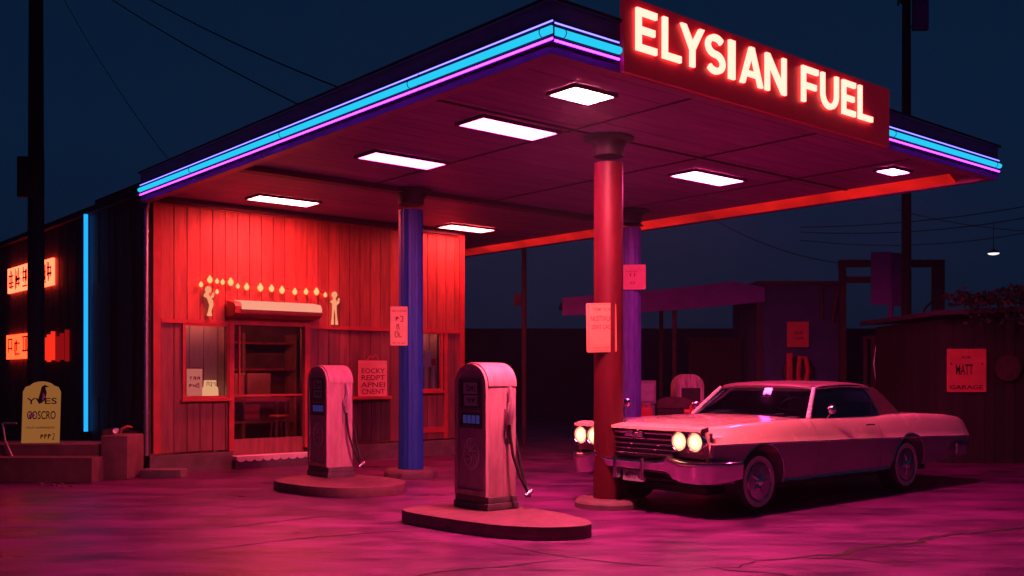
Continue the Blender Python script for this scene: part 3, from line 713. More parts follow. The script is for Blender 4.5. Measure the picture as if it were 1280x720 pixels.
# ------------------------------------------------------------------ notices on the columns
def notice(name, label, cat, loc, rz, w, h, m, lines, seed, th=.012, tilt=0.0, frame=False, dark='ink'):
    t = thing(name, label, cat, loc, rz)
    bm = B(); prism(bm, [(-w/2+.012,0),(w/2-.012,0),(w/2,.012),(w/2,h-.012),(w/2-.012,h),(-w/2+.012,h),(-w/2,h-.012),(-w/2,.012)], 'y', 0, th, Matrix.Rotation(tilt,4,'Y'))
    obj('plate', bm, m, t)
    bm = B(); rnd = random.Random(seed)
    for (z, hh, x0, x1, n) in lines:
        if isinstance(n, str): words(bm, n, -w/2+x0*w, -w/2+x1*w, z*h, hh*h, -.0008)
        else: glyphs(bm, -w/2+x0*w, -w/2+x1*w, z*h, hh*h, n, -.0003, rnd)
    if frame:
        for a in ((-w*.44,-w*.43,.03*h,.97*h),(w*.43,w*.44,.03*h,.97*h)): bx(bm, a[0],a[1],-.0016,.002,a[2],a[3])
        for a in ((-w*.43,w*.43,.03*h,.035*h),(-w*.43,w*.43,.965*h,.97*h)): bx(bm, a[0],a[1],-.0016,.002,a[2],a[3])
    bmesh.ops.transform(bm, matrix=Matrix.Rotation(tilt,4,'Y'), verts=bm.verts[:])
    obj('printing', bm, dark, t)
    return t
rc = W(2.74,2.02); q = rc+Vector((-.06,-.185,0))
notice('column_notice','orange printed notice fixed to the smooth red column','notice',(q.x-.03,q.y,1.5+(467-440)*10.95/F),R(12),.345,.545,'orange_paper',[(.84,.06,.22,.86,'TOMP TILTIR'),(.63,.11,.14,.86,'NUSTIXUL'),(.47,.09,.16,.88,'ZENT CACE'),(.075,.035,.2,.75,'AI SAT TAPE')],11,frame=True,dark='red_ink',tilt=R(-1))
bc = W(2.87,6.13)
notice('column_notice','pale yellow notice fixed to the blue fluted column','notice',(bc.x-.15,bc.y-.19,1.5+(467-432)*14.3/F),R(8),.25,.56,'paper',[(.86,.05,.1,.9,'CA LOTRE'),(.62,.12,.3,.75,2),(.42,.12,.35,.75,2),(.22,.13,.25,.7,2),(.05,.03,.12,.85,'ON TIL ARE')],12,dark='red_ink')
pc = W(6.59,5.29)
notice('column_notice','small pink notice fixed to the worn purple column','notice',(pc.x+.06,pc.y-.22,1.5+(467-362)*16/F),R(-4),.36,.40,'pink_paper',[(.72,.03,.08,.6,'TOR IFE'),(.52,.14,.3,.52,'11'),(.22,.10,.3,.52,'O')],13,dark='red_ink')

# shop front signs
u0, zz = wp(463,495)
sg2 = notice('shop_sign','pink hand lettered sign standing on the ledge right of the shop door','sign',W(u0,FV-.10,zz),TH,.58,.62,'pink_paper',[(.64,.14,.1,.92,'EOCKY'),(.45,.14,.1,.92,'REDPT'),(.25,.14,.08,.92,'APNEI'),(.06,.14,.1,.92,'CNENT')],14,.02,dark='red_ink')
bm = B(); tube(bm, [(-.12,.01,.62),(-.04,.01,.70),(.0,.01,.66),(.05,.01,.73),(.13,.01,.62)], .008, 6); obj('hanger', bm, 'red_can', sg2)
bm = B(); bx(bm, u0-.38, u0+.36, FV-.16, FV-.002, zz-.055, zz-.002, bev=.006); obj('ledge', bm, 'red_trim', bd)
t = thing('display_sign', 'pink framed sign in the left shop window, brightness put into its face', 'sign', W(pu(243,FV+.18),FV+.18,1.135), TH)
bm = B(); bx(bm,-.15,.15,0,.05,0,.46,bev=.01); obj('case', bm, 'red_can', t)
bm = B(); bx(bm,-.125,.125,-.008,-.001,.02,.44); f = obj('face', bm, 'display_baked_light', t)
bm = B(); glyphs(bm,-.09,.09,.26,.07,3,-.0085,random.Random(3)); glyphs(bm,-.09,.09,.15,.06,3,-.0085,random.Random(4)); obj('printing', bm, 'red_can', f)
t = thing('display_sign', 'small cream sign beside the pink sign, brightness put into its colour', 'sign', W(pu(263.5,FV+.14),FV+.14,1.135), TH)
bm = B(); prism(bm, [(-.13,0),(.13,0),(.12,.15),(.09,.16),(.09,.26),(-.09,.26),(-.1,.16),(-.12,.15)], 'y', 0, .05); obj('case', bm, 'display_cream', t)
bm = B(); glyphs(bm,-.07,.08,.17,.06,3,-.001,random.Random(8)); obj('printing', bm, 'ink', t)
t = thing('display_model', 'pale little house shaped display in the right shop window', 'display', W(pu(539,FV+.16),FV+.16,1.205), TH)
bm = B(); bx(bm,-.18,.18,0,.05,.42,.60); bx(bm,-.11,.02,0.01,.06,.602,.72); bx(bm,-.15,-.08,0,.05,0,.418); bx(bm,.03,.08,0,.05,0,.418); bx(bm,.12,.15,0,.05,0,.418); obj('panel', bm, 'white', t)
bm = B(); bx(bm,.0,.15,-.006,-.001,.44,.58); obj('picture', bm, 'red_can', t)

# inside the shop
def inbox(name, label, cat, u, v, z, w, dp, h, m, rz=0.0, lid=None):
    t = thing(name, label, cat, W(u,v,z), TH+rz)
    bm = B(); bx(bm,-w/2,w/2,-dp/2,dp/2,0,h,bev=.008); obj('body', bm, m, t)
    bm = B(); bx(bm,-w/2+.03,w/2-.03,-dp/2-.004,-dp/2-.001,.04,h-.04); obj('front_label', bm, lid or 'red_trim', t)
t = thing('counter', 'brown shop counter seen through the doorway', 'counter', W(2.2,10.1,.16), TH)
bm = B(); bx(bm,-.75,.75,-.25,.25,.86,.92,bev=.008); obj('top', bm, 'red_trim', t)
bm = B(); bx(bm,-.70,.70,-.20,.22,.5,.53); obj('shelf', bm, 'box', t)
for a in (-.68,.64):
    for c in (-.22,.18): bm = B(); bx(bm,a,a+.05,c,c+.05,0,.858); obj('leg', bm, 'box', t)
inbox('shop_carton','tall orange brown carton standing left on the shop counter','box',1.98,10.05,1.085,.22,.2,.42,'box',.1,'orange_paper')
inbox('shop_carton','wide brown carton standing right on the shop counter','box',2.36,10.05,1.085,.42,.2,.42,'box',-.05,'box')
inbox('shop_crate','small brown crate on the lower counter shelf','crate',2.2,10.05,.695,.32,.25,.28,'box',.1,'red_paper')
t = thing('shop_lamp', 'small hanging lamp inside the shop above the counter', 'lamp', W(2.05,9.62,2.72), TH)
bm = B(); lathe(bm, [(.02,-.07),(.05,-.05),(.06,0),(.03,.05)], 14); obj('bulb', bm, 'shop_bulb', t)
bm = B(); lathe(bm, [(.17,.02),(.16,.03),(.05,.10),(.03,.14)], 18); tube(bm,[(0,0,.13),(0,0,1.38)],.008,6); obj('lamp_shade', bm, 'black', t)
t = thing('shelf_unit', 'dark shelf unit against the back of the shop', 'shelf', W(2.9,11.9,.16), TH)
bm = B(); bx(bm,-1.1,-1.05,-.2,.2,0,2.1); bx(bm,1.05,1.1,-.2,.2,0,2.1); bx(bm,-.03,.03,-.2,.2,0,2.1); obj('upright', bm, 'box', t)
for z in (.4,.9,1.4,1.9): bm = B(); bx(bm,-1.048,-.032,-.19,.19,z,z+.04); bx(bm,.032,1.048,-.19,.19,z,z+.04); obj('shelf_board', bm, 'red_trim', t)
t = thing('stool', 'wooden stool at the right inside the doorway', 'stool', W(2.55,9.6,.16), TH)
bm = B(); lathe(bm, [(.16,.60),(.17,.62),(.15,.64)], 20); obj('seat', bm, 'red_trim', t)
for a in range(4): bm = B(); q=R(45+90*a); cyl(bm,(.17*math.cos(q),.17*math.sin(q),0),(.11*math.cos(q),.11*math.sin(q),.6),.016,8); obj('leg', bm, 'box', t)

# ------------------------------------------------------------------ the car
CW = .95
car = thing('parked_car', 'cream two door classic car with headlights on, parked beside the red column', 'car', Vector((2.68,10.65,0))+Vector((-UY,UX,0))*CW*1.045, TH)
car.scale = (1,1.045,1)
def interp(tab, x):
    if x <= tab[0][0]: return tab[0][1]
    for (a, p), (c, q) in zip(tab, tab[1:]):
        if x <= c:
            k = (x-a)/(c-a); k = k*k*(3-2*k)*.5+k*.5; return p+(q-p)*k
    return tab[-1][1]
HW = [(-.84,.93),(-.6,.965),(0,.985),(1.2,.985),(3.2,.985),(4.2,.965),(4.7,.94),(4.86,.915)]
ZBt = [(-.84,.44),(-.6,.33),(0,.285),(.5,.275),(2.7,.275),(3.6,.29),(4.3,.33),(4.86,.44)]
ZC = [(-.84,.765),(0,.755),(1.5,.725),(3.2,.69),(4.86,.645)]
ZSt = [(-.84,.925),(-.7,.945),(-.2,.97),(1.0,.985),(2.3,.965),(2.9,.985),(3.5,.985),(4.2,.955),(4.7,.915),(4.86,.885)]
ZCe = [(-.84,.915),(-.7,.94),(-.2,.975),(.6,1.0),(1.1,.99),(1.3,.93),(2.9,.93),(3.3,.975),(4.2,.955),(4.7,.91),(4.86,.875)]
def section(x):
    hw, zb, zc, zs, zm = (interp(q, x) for q in (HW, ZBt, ZC, ZSt, ZCe))
    h = [(0,zb),(.5*hw,zb),(.84*hw,zb),(.925*hw,zb+.03),(.948*hw,zb+.12),(.972*hw,zb+.55*(zc-zb)),(.990*hw,zc-.045),(.997*hw,zc-.012),(1.0*hw,zc+.004),(.988*hw,zc+.018),(.965*hw,zc+.075),(.925*hw,zs-.085),(.893*hw,zs-.035),(.868*hw,zs-.010),(.835*hw,zs),(.77*hw,zs-.004),(.69*hw,zs-.5*(zs-zm)-.004),(.5*hw,zm+.004),(.25*hw,zm+.012),(.03*hw,zm+.016)]
    return h
xs = [-.84,-.825,-.79,-.72,-.6,-.45,-.3,-.15,0,.15,.3,.45,.6,.75,.9,1.05,1.2,1.35,1.6,1.85,2.1,2.3,2.45,2.6,2.75,2.9,3.05,3.2,3.35,3.5,3.7,3.9,4.1,4.3,4.5,4.65,4.76,4.82,4.86]
bm = B(); rings = []
for x in xs:
    h = section(x); k = 0
    if x < -.8: k = 1-(x+.84)/.04*0
    ring = [bm.verts.new((x, -y, z)) for y, z in h] + [bm.verts.new((x, y, z)) for y, z in h[::-1] if y > 0]
    rings.append(ring)
n = len(rings[0])
for a, c in zip(rings, rings[1:]):
    for i in range(n): bm.faces.new((a[i], a[(i+1)%n], c[(i+1)%n], c[i]))
bm.faces.new(rings[0][::-1]); bm.faces.new(rings[-1])
bmesh.ops.recalc_face_normals(bm, faces=bm.faces[:])
me = bpy.data.meshes.new('car_body'); bm.to_mesh(me); bm.free()
tmp = bpy.data.objects.new('tmp_body', me); COL.objects.link(tmp)
WX = (0.0, 3.13)
cutters = []
for wx, rr, ext in ((WX[0],.415,0),(WX[1],.405,0)):
    for s_ in (-1,1):
        c = B(); pts = []
        for i in range(33):
            a = math.pi*i/32; pts.append((wx+rr*math.cos(a), .345+rr*(.98 if ext==0 else .8)*math.sin(a)))
        pts += [(wx-rr-.01,.0),(wx+rr+.01,.0)]
        prism(c, pts, 'y', s_*.66, s_*1.3)
        bmesh.ops.recalc_face_normals(c, faces=c.faces[:])
        cm = bpy.data.meshes.new('cut'); c.to_mesh(cm); c.free(); co = bpy.data.objects.new('cut', cm); COL.objects.link(co); cutters.append(co)
        md = tmp.modifiers.new('b','BOOLEAN'); md.operation = 'DIFFERENCE'; md.solver = 'EXACT'; md.object = co
dg = bpy.context.evaluated_depsgraph_get()
body_me = bpy.data.meshes.new_from_object(tmp.evaluated_get(dg))
for c in cutters: bpy.data.objects.remove(c)
bpy.data.objects.remove(tmp)
# split the doors off as their own panels
bm = bmesh.new(); bm.from_mesh(body_me)
doors = {}
for s_ in (-1,1):
    fs = []
    for f in bm.faces:
        c = f.calc_center_median()
        if 1.05 < c.x < 2.45 and c.y*s_ > .84 and .33 < c.z < .97 and f.normal.y*s_ > .3: fs.append(f)
    nb = bmesh.new(); vm = {}
    for f in fs:
        for v in f.verts:
            if v not in vm: vm[v] = nb.verts.new(v.co)
        nb.faces.new([vm[v] for v in f.verts])
    if fs:
        zs_ = [v.co.z for v in nb.verts]; xs_ = [v.co.x for v in nb.verts]
        for v in nb.verts:
            if v.co.x < min(xs_)+.001: v.co.x += .005
            if v.co.x > max(xs_)-.001: v.co.x -= .005
            if v.co.z < .36: v.co.z += .005
    doors[s_] = nb
    for f in fs: f.tag = True
bmesh.ops.delete(bm, geom=[f for f in bm.faces if f.tag], context='FACES')
body = obj('body', bm, 'car', car, smooth=38)
for s_ in (-1,1):
    d = obj('door', doors[s_], 'car', car, smooth=38)
    bm = B(); tube(bm, [(2.14,s_*.925,.875),(2.16,s_*.955,.88),(2.28,s_*.955,.878),(2.30,s_*.925,.873)], .011, 8); obj('door_handle', bm, 'chrome', d)
    bm = B(); bx(bm, -.30,4.55,s_*.989-.004,s_*.989+.004,.0,.001) if False else None
for o_ in [body] + [c for c in car.children if c.name.startswith('door')]:
    o_.data.materials.append(M['car_lower'])
    for p_ in o_.data.polygons:
        c_ = p_.center
        if c_.z < interp(ZC, c_.x)+.002 and abs(p_.normal.z) < .7 and c_.x > -.8: p_.material_index = 1
# trim along the crease and the sill
for s_ in (-1,1):
    bm = B(); xx = [-.70+i*(5.3/40) for i in range(41)]
    tube(bm, [(x, s_*(interp(HW,x)+.001), interp(ZC,x)+.0) for x in xx], .0085, 6); obj('side_trim', bm, 'chrome', car)
    bm = B(); xx = [.44+i*(2.25/16) for i in range(17)]
    tube(bm, [(x, s_*(.932*interp(HW,x)+.002), interp(ZBt,x)+.045) for x in xx], .017, 6); obj('sill_trim', bm, 'chrome', car)
    for wx, rr in ((WX[0],.415),(WX[1],.405)):
        bm = B(); pts = []
        for i in range(25):
            a = R(8+164*i/24); x = wx+rr*math.cos(a); z = .345+rr*.98*math.sin(a)
            h = section(x); y = .95
            for (y0,z0),(y1,z1) in zip(h, h[1:]):
                if z0 <= z <= z1 and y0 > .5: y = y0+(y1-y0)*(z-z0)/max(1e-6,z1-z0); break
            pts.append((x, s_*(y+.002), z))
        tube(bm, pts, .010, 6); obj('arch_trim', bm, 'chrome', car)
# wheels
for wx in WX:
    for s_ in (-1,1):
        t = bpy.data.objects.new('wheel', None); COL.objects.link(t); t.parent = car; t.location = (wx, s_*.90, .34)
        mt = Matrix.Rotation(R(-90)*s_, 4, 'X')     # local z -> outward
        bm = B(); lathe(bm, [(.20,-.21),(.31,-.21),(.335,-.19),(.34,-.15),(.34,-.06),(.335,-.02),(.315,.0),(.29,.012),(.21,.012),(.20,.0)], 40, mt); obj('tyre', bm, 'black', t, smooth=40)
        bm = B(); lathe(bm, [(.276,.0125),(.272,.019),(.25,.022),(.228,.018),(.222,.0125)], 40, mt); obj('whitewall', bm, 'whitewall', t)
        bm = B(); lathe(bm, [(.212,.0),(.212,.016),(.200,.022),(.190,.012),(.15,-.01),(.075,-.005),(.07,.0)], 36, mt); obj('rim', bm, 'rim', t)
        bm = B(); lathe(bm, [(.07,-.004),(.066,.02),(.05,.04),(.03,.05),(.006,.053)], 24, mt)
        for k in range(5):
            a = 2*math.pi*k/5+wx; p0 = mt@Vector((.05*math.cos(a),.05*math.sin(a),.022)); p1 = mt@Vector((.155*math.cos(a+.12),.155*math.sin(a+.12),.012)); tube(bm, [p0,p1], [.018,.008], 6)
        obj('hubcap', bm, 'chrome', t)
        bm = B(); lathe(bm, [(.202,.02),(.208,.027),(.213,.02)], 36, mt); obj('trim_ring', bm, 'chrome', t)
# greenhouse
def grid(bm, A, B_, C_, D, nu=10, nv=5, bulge=0.0, bdir=Vector((0,0,0))):
    A, B_, C_, D = (Vector(q) for q in (A, B_, C_, D)); V = []
    for i in range(nu+1):
        row = []
        for j in range(nv+1):
            a, c = i/nu, j/nv
            p = (A.lerp(B_, a)).lerp(D.lerp(C_, a), c) + bdir*bulge*(4*a*(1-a))
            row.append(bm.verts.new(p))
        V.append(row)
    for i in range(nu):
        for j in range(nv): bm.faces.new((V[i][j],V[i+1][j],V[i+1][j+1],V[i][j+1])).smooth = True
RW, RZ = .64, 1.335
bm = B(); rr_ = []
rx = [(1.46,1.345,.60),(1.50,1.37,.655),(1.65,1.388,.675),(2.0,1.40,.68),(2.35,1.395,.675),(2.6,1.375,.665),(2.78,1.335,.65)]
for x, zc, hw in rx:
    prof = [(-1,-.055),(-1.005,-.035),(-.97,-.018),(-.85,-.006),(-.5,.006),(0,.012),(.5,.006),(.85,-.006),(.97,-.018),(1.005,-.035),(1,-.055)]
    xo = 0
    top = [bm.verts.new((x-(.05*(1-(y*y)) if x < 1.55 else 0)+(.05*(1-y*y) if x > 2.7 else 0), y*hw, zc+z)) for y, z in prof]
    bot = [bm.verts.new((x-(.05*(1-(y*y)) if x < 1.55 else 0)+(.05*(1-y*y) if x > 2.7 else 0), y*hw*.97, zc-.06)) for y, z in prof[::-1]]
    rr_.append(top+bot)
n = len(rr_[0])
for a, c in zip(rr_, rr_[1:]):
    for i in range(n): bm.faces.new((a[i],a[(i+1)%n],c[(i+1)%n],c[i]))
bm.faces.new(rr_[0][::-1]); bm.faces.new(rr_[-1])
obj('roof', bm, 'car_roof', car, smooth=45)
bm = B(); grid(bm, (1.08,-.80,.975),(1.08,.80,.975),(1.46,.60,1.315),(1.46,-.60,1.315),14,5,.20,Vector((-1,0,.06))); obj('windshield', bm, 'car_glass', car)
bm = B(); grid(bm, (3.25,-.70,.975),(3.25,.70,.975),(2.79,.58,1.30),(2.79,-.58,1.30),14,5,.14,Vector((1,0,.05))); obj('rear_window', bm, 'car_glass', car)
for s_ in (-1,1):
    bm = B(); tube(bm, [(1.085,s_*.815,.972),(1.27,s_*.735,1.15),(1.46,s_*.655,1.325)], [.030,.026,.024], 8); obj('front_pillar', bm, 'pale_trim', car)
    bm = B(); grid(bm, (1.16,s_*.815,.972),(2.62,s_*.815,.968),(2.50,s_*.672,1.325),(1.49,s_*.668,1.318),6,4); obj('side_window', bm, 'car_glass', car)
    bm = B()
    prism(bm, [(2.66,.962),(3.33,.972),(3.18,1.06),(2.98,1.20),(2.84,1.29),(2.76,1.325),(2.54,1.33)], 'y', 0, .03, Matrix(((1,0,0,0),(0,1,0,0),(0,0,1,0),(0,0,0,1))))
    for v in bm.verts:
        k = (v.co.z-.97)/.36; v.co.y = s_*(.825-.155*max(0,k) - (.03 if v.co.y > .015 else 0) - .10*max(0,(v.co.x-2.75)/.6)*(1-k))
    obj('rear_pillar', bm, 'car_roof', car)
    bm = B(); tube(bm, [(2.635,s_*.822,.965),(2.60,s_*.75,1.15),(2.52,s_*.68,1.325)], .012, 6); tube(bm, [(1.16,s_*.826,.974),(1.9,s_*.826,.97),(2.63,s_*.826,.967),(3.3,s_*.74,.98)], .009, 6); tube(bm, [(1.48,s_*.683,1.322),(2.0,s_*.697,1.345),(2.5,s_*.69,1.335),(2.78,s_*.662,1.29),(3.0,s_*.70,1.17),(3.28,s_*.725,.99)], .008, 6); obj('window_trim', bm, 'chrome', car)
    bm = B(); y = s_*.90; x = 1.34
    tube(bm, [(x,y-.02*s_,.97),(x,y+.03*s_,1.03),(x-.01,y+.05*s_,1.06)], .009, 6); lathe(bm, [(.005,-.03),(.045,-.028),(.055,0),(.04,.03),(.01,.045)], 14, Matrix.Translation((x-.01,y+.06*s_,1.085))@Matrix.Rotation(R(-90),4,'Y')); obj('mirror', bm, 'chrome', car)
bm = B(); tube(bm, [(-.12,.86,.955),(-.13,.87,1.05),(-.11,.86,1.12)], .012, 6); lathe(bm, [(.01,-.035),(.05,-.02),(.055,.01),(.03,.04)], 14, Matrix.Translation((-.11,.85,1.15))@Matrix.Rotation(R(90),4,'Y')); fm = obj('fender_mirror', bm, 'chrome', car)  # round chrome mirror on a stalk, far front fender
# cabin
bm = B(); bx(bm,1.15,3.1,-.74,.74,.955,.965); bx(bm, 1.0,1.3,-.72,.72,.966,1.0,bev=.01); obj('cabin_floor', bm, 'cabin', car)
for y in (-.36,.36):
    bm = B(); bx(bm,1.95,2.12,y-.26,y+.26,.966,1.20,bev=.05); obj('seat', bm, 'seat', car)
bm = B(); bx(bm,2.65,2.85,-.6,.6,.966,1.14,bev=.05); obj('rear_seat', bm, 'seat', car)
bm = B(); pts = [(1.48+.06*math.sin(2*math.pi*i/24), -.36+.19*math.cos(2*math.pi*i/24), 1.06+.15*math.sin(2*math.pi*i/24)) for i in range(25)]; tube(bm, pts, .012, 6, False); tube(bm, [(1.48,-.55,1.06),(1.48,-.17,1.06)], .010, 6); obj('steering_wheel', bm, 'black', car)
bm = B(); bx(bm, 1.40,1.415,-.11,.11,1.24,1.29,bev=.005); cyl(bm,(1.42,0,1.28),(1.47,0,1.33),.008,6); obj('rear_view_mirror', bm, 'chrome', car)
# front end
FX = -.84
bm = B(); bx(bm, FX-.05,FX-.002,-.50,.50,.60,.885,bev=.006); gr = obj('grille', bm, 'grille', car)
bm = B()
for z, r in ((.862,.012),(.80,.008),(.742,.012),(.69,.007),(.64,.007)): tube(bm, [(FX-.062,-.50,z),(FX-.072,0,z),(FX-.062,.50,z)], r, 6)
obj('grille_bar', bm, 'chrome', gr)
bm = B()
prism(bm, [(FX-.10,.90),(FX-.10,.93),(FX-.02,.948),(FX+.03,.955),(FX+.03,.90)], 'y', -.885, .885); obj('hood_lip', bm, 'car', car)
for y in (-.80,-.60,.60,.80):
    mt = Matrix.Translation((FX-.005,y,.795))@Matrix.Rotation(R(-90),4,'Y')
    bm = B(); lathe(bm, [(.100,.0),(.104,.03),(.104,.085),(.098,.095),(.090,.085),(.088,.06),(.0885,.05)], 28, mt); hb = obj('headlight', bm, 'chrome', car)
    bm = B(); lathe(bm, [(.087,.052),(.084,.07),(.065,.084),(.03,.091),(.003,.093)], 24, mt); obj('lens', bm, 'head_glow', hb)
for s_ in (-1,1):
    bm = B(); prism(bm, [(FX-.06,s_*.50),(FX-.06,s_*.84),(FX-.045,s_*.88),(FX+.0,s_*.915),(FX+.05,s_*.92),(FX+.05,s_*.50)], 'z', .675, .893, bev=.012); obj('headlight_panel', bm, 'car', car)
# emblem: spread wings and boss on the grille
bm = B()
for s_ in (-1,1):
    for i in range(4): tube(bm, [(FX-.082,s_*.02,.865-i*.012),(FX-.09,s_*(.07+.02*i),.895-i*.022),(FX-.085,s_*(.135-.018*i),.905-i*.03)], [.011,.010,.004], 6)
lathe(bm, [(.035,0),(.03,.02),(.005,.028)], 14, Matrix.Translation((FX-.08,0,.835))@Matrix.Rotation(R(-90),4,'Y')); obj('emblem', bm, 'chrome', car)
# bumpers
def bumper(path, name):
    """path rows: x, y, z_bottom, z_top, depth"""
    bm = B(); rings = []
    for i, (x, y, z0, z1, dp) in enumerate(path):
        a = path[max(i-1,0)]; c = path[min(i+1,len(path)-1)]
        d = Vector((c[0]-a[0], c[1]-a[1], 0)).normalized(); nn = Vector((d.y, -d.x, 0))
        h = z1-z0; pr = [(0,z0),(dp*.55,z0+h*.03),(dp*.78,z0+h*.35),(dp*.82,z0+h*.62),(dp,z0+h*.78),(dp*.96,z0+h*.93),(dp*.6,z1),(0,z1)]
        rings.append([bm.verts.new(Vector((x,y,z))+nn*o) for o, z in pr])
    n = len(rings[0])
    for a, c in zip(rings, rings[1:]):
        for k in range(n): bm.faces.new((a[k],a[(k+1)%n],c[(k+1)%n],c[k]))
    bm.faces.new(rings[0][::-1]); bm.faces.new(rings[-1])
    return obj(name, bm, 'chrome', car, smooth=40)
half = [(-.43,1.0,.40,.585,.03),(-.62,.995,.385,.595,.045),(-.78,.96,.37,.60,.06),(-.87,.88,.36,.60,.075),(-.90,.78,.36,.60,.08),(-.92,.66,.37,.605,.085),(-.925,.55,.40,.625,.09),(-.927,.50,.455,.655,.09),(-.928,.46,.47,.60,.08),(-.93,.30,.475,.575,.075),(-.935,.0,.475,.575,.075)]
path = [(x,y,a,c,d) for x,y,a,c,d in half] + [(x,-y,a,c,d) for x,y,a,c,d in half[-2::-1]]
path = [(x,-y,a,c,d) for x,y,a,c,d in path]      # run -y to +y so the profile faces forward
def facing(path):
    return path
fb = bumper(path[::-1], 'front_bumper')
rh = [(4.30,.985,.40,.56,.03),(4.60,.95,.39,.57,.05),(4.80,.86,.38,.57,.07),(4.87,.70,.38,.57,.08),(4.89,.0,.38,.57,.08)]
rp_ = [(x,y,a,c,d) for x,y,a,c,d in rh] + [(x,-y,a,c,d) for x,y,a,c,d in rh[-2::-1]]
bumper(rp_[::1] if False else [(x,-y,a,c,d) for x,y,a,c,d in rp_], 'rear_bumper')
for y in (-.19,.19): bm = B(); bx(bm, -1.03,-.93,y-.025,y+.025,.36,.60,bev=.012); obj('bumper_guard', bm, 'chrome', fb)
bm = B(); bx(bm, -.86,-.82,-.86,.86,.35,.62); bx(bm,-.90,-.86,-.50,.50,.37,.385); bx(bm,-.9,-.86,-.5,.5,.43,.445); obj('front_valance', bm, 'grille', car)
bm = B(); bx(bm, -.945,-.93,-.15,.15,.335,.455,bev=.004); pl = obj('license_plate', bm, 'grey_sheet', car)
g2 = B(); glyphs(g2,-.12,.12,.365,.06,6,-.945,random.Random(21)); bmesh.ops.transform(g2, matrix=Matrix.Rotation(R(-90),4,'Z'), verts=g2.verts[:]); obj('plate_characters', g2, 'ink', pl)
for s_ in (-1,1):
    bm = B(); bx(bm, 4.85,4.885,s_*.70-.10,s_*.70+.10,.60,.70,bev=.01); bx(bm, 4.70,4.87,s_*.845,s_*.862,.58,.72,bev=.005); obj('tail_light', bm, 'red_can', car)
bm = B(); bx(bm,-.5,4.2,-.62,.62,.20,.28); bx(bm,.2,.35,-.60,.60,.16,.22); tube(bm,[(-.7,.3,.27),(-.5,.3,.24)],.03,8); obj('chassis', bm, 'black', car)
bm = B()
for x0, y0, x1, y1 in ((.92,-.05,1.02,-.55),(.92,.55,1.0,.10)): tube(bm,[(x0,y0,1.0),(x1,y1,1.03)],.006,5)
obj('wiper', bm, 'chrome', car)

# ------------------------------------------------------------------ left foreground clutter
def blk(name, label, cat, x0, x1, y0, y1, z0, z1, m='step', bev=.02):
    bm = B(); cx, cy = (x0+x1)/2, (y0+y1)/2; bx(bm, x0-cx, x1-cx, y0-cy, y1-cy, 0, z1-z0, bev=bev)
    for v in bm.verts: v.co += Vector((random.uniform(-1,1),random.uniform(-1,1),random.uniform(-1,1)))*.006
    return tag(obj(name, bm, m, None, (cx,cy,z0)), label, cat)
blk('concrete_step','low dark red concrete step in front of the sign board','step',-7.6,-5.76,13.62,14.03,0,.345)
blk('concrete_step','higher concrete step behind, carrying the tan sign board','step',-7.6,-5.82,14.035,14.9,0,.50)
blk('concrete_block','square dark red concrete block with a crumpled cup on top','block',-5.79,-5.42,14.0,14.62,0,.62)
blk('concrete_block','narrow concrete block below the cyan tube','block',-6.15,-5.80,14.91,15.2,0,.66)
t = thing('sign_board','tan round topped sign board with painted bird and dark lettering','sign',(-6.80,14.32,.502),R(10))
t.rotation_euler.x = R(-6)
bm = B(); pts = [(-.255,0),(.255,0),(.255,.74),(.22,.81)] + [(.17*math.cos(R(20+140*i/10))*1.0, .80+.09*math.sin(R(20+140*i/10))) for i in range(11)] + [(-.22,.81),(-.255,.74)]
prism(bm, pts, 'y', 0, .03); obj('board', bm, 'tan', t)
bm = B(); rnd = random.Random(31); words(bm,'YVES',-.20,.21,.56,.09,-.0008); words(bm,'COSCRO',-.19,.20,.34,.12,-.0008); words(bm,'TOUT HAPPEINEURS',-.20,.19,.205,.028,-.0008); glyphs(bm,-.05,.2,.05,.08,5,-.0005,rnd,.010); obj('lettering', bm, 'ink', t)
bm = B(); prism(bm, [(-.05,.60),(0,.57),(.05,.62),(.07,.72),(.05,.80),(.10,.81),(.04,.84),(.0,.81),(-.02,.72)], 'y', -.010, -.004); obj('painted_bird', bm, 'black', t)
bm = B(); prism(bm, [(.01,.61),(.04,.63),(.05,.70),(.02,.72)], 'y', -.013, -.0105); prism(bm, [(-.17,.40),(-.12,.44),(-.08,.41),(-.10,.36),(-.15,.36)], 'y', -.012, -.006); obj('painted_patch', bm, 'grey_sheet', t)
bm = B(); lathe(bm, [(.03,0),(.04,.09),(.042,.095),(.02,.08)], 10, Matrix.Rotation(R(70),4,'X')@Matrix.Rotation(R(20),4,'Y')); tag(obj('paper_cup', bm, 'white', None, (-5.66,14.2,.66)), 'small crumpled white cup on the square concrete block', 'cup')
bm = B(); bmesh.ops.create_icosphere(bm, subdivisions=4, radius=.33)
from mathutils import noise
for v in bm.verts:
    d = 1+.22*noise.noise(v.co*5)+.10*noise.noise(v.co*13); v.co = Vector((v.co.x*d*.85, v.co.y*d*.8, max(-.30, v.co.z*d*1.05)+.30))
t = thing('rubbish_bag', 'black plastic rubbish bag with an orange tie against the dark wall', 'bag', G(163,592), 0); obj('sack', bm, 'bag', t)
bm = B(); tube(bm, [(-.10,-.16,.58),(-.06,-.18,.68),(.02,-.16,.72),(.08,-.12,.70)], [.012,.022,.02,.01], 6); obj('tie', bm, 'orange', t)
bm = B(); a = P(3,529,14.0); tube(bm, [a+Vector((.2,0,0)), a+Vector((.05,0,0)), a, a+Vector((.05,-.02,-.25)), a+Vector((.18,-.05,-.5)), a+Vector((.28,-.1,-.68))], .014, 8); tag(obj('metal_handle', bm, 'steel'), 'bent grey metal handle leaning on the steps left of the sign board', 'handle')
rnd = random.Random(17)
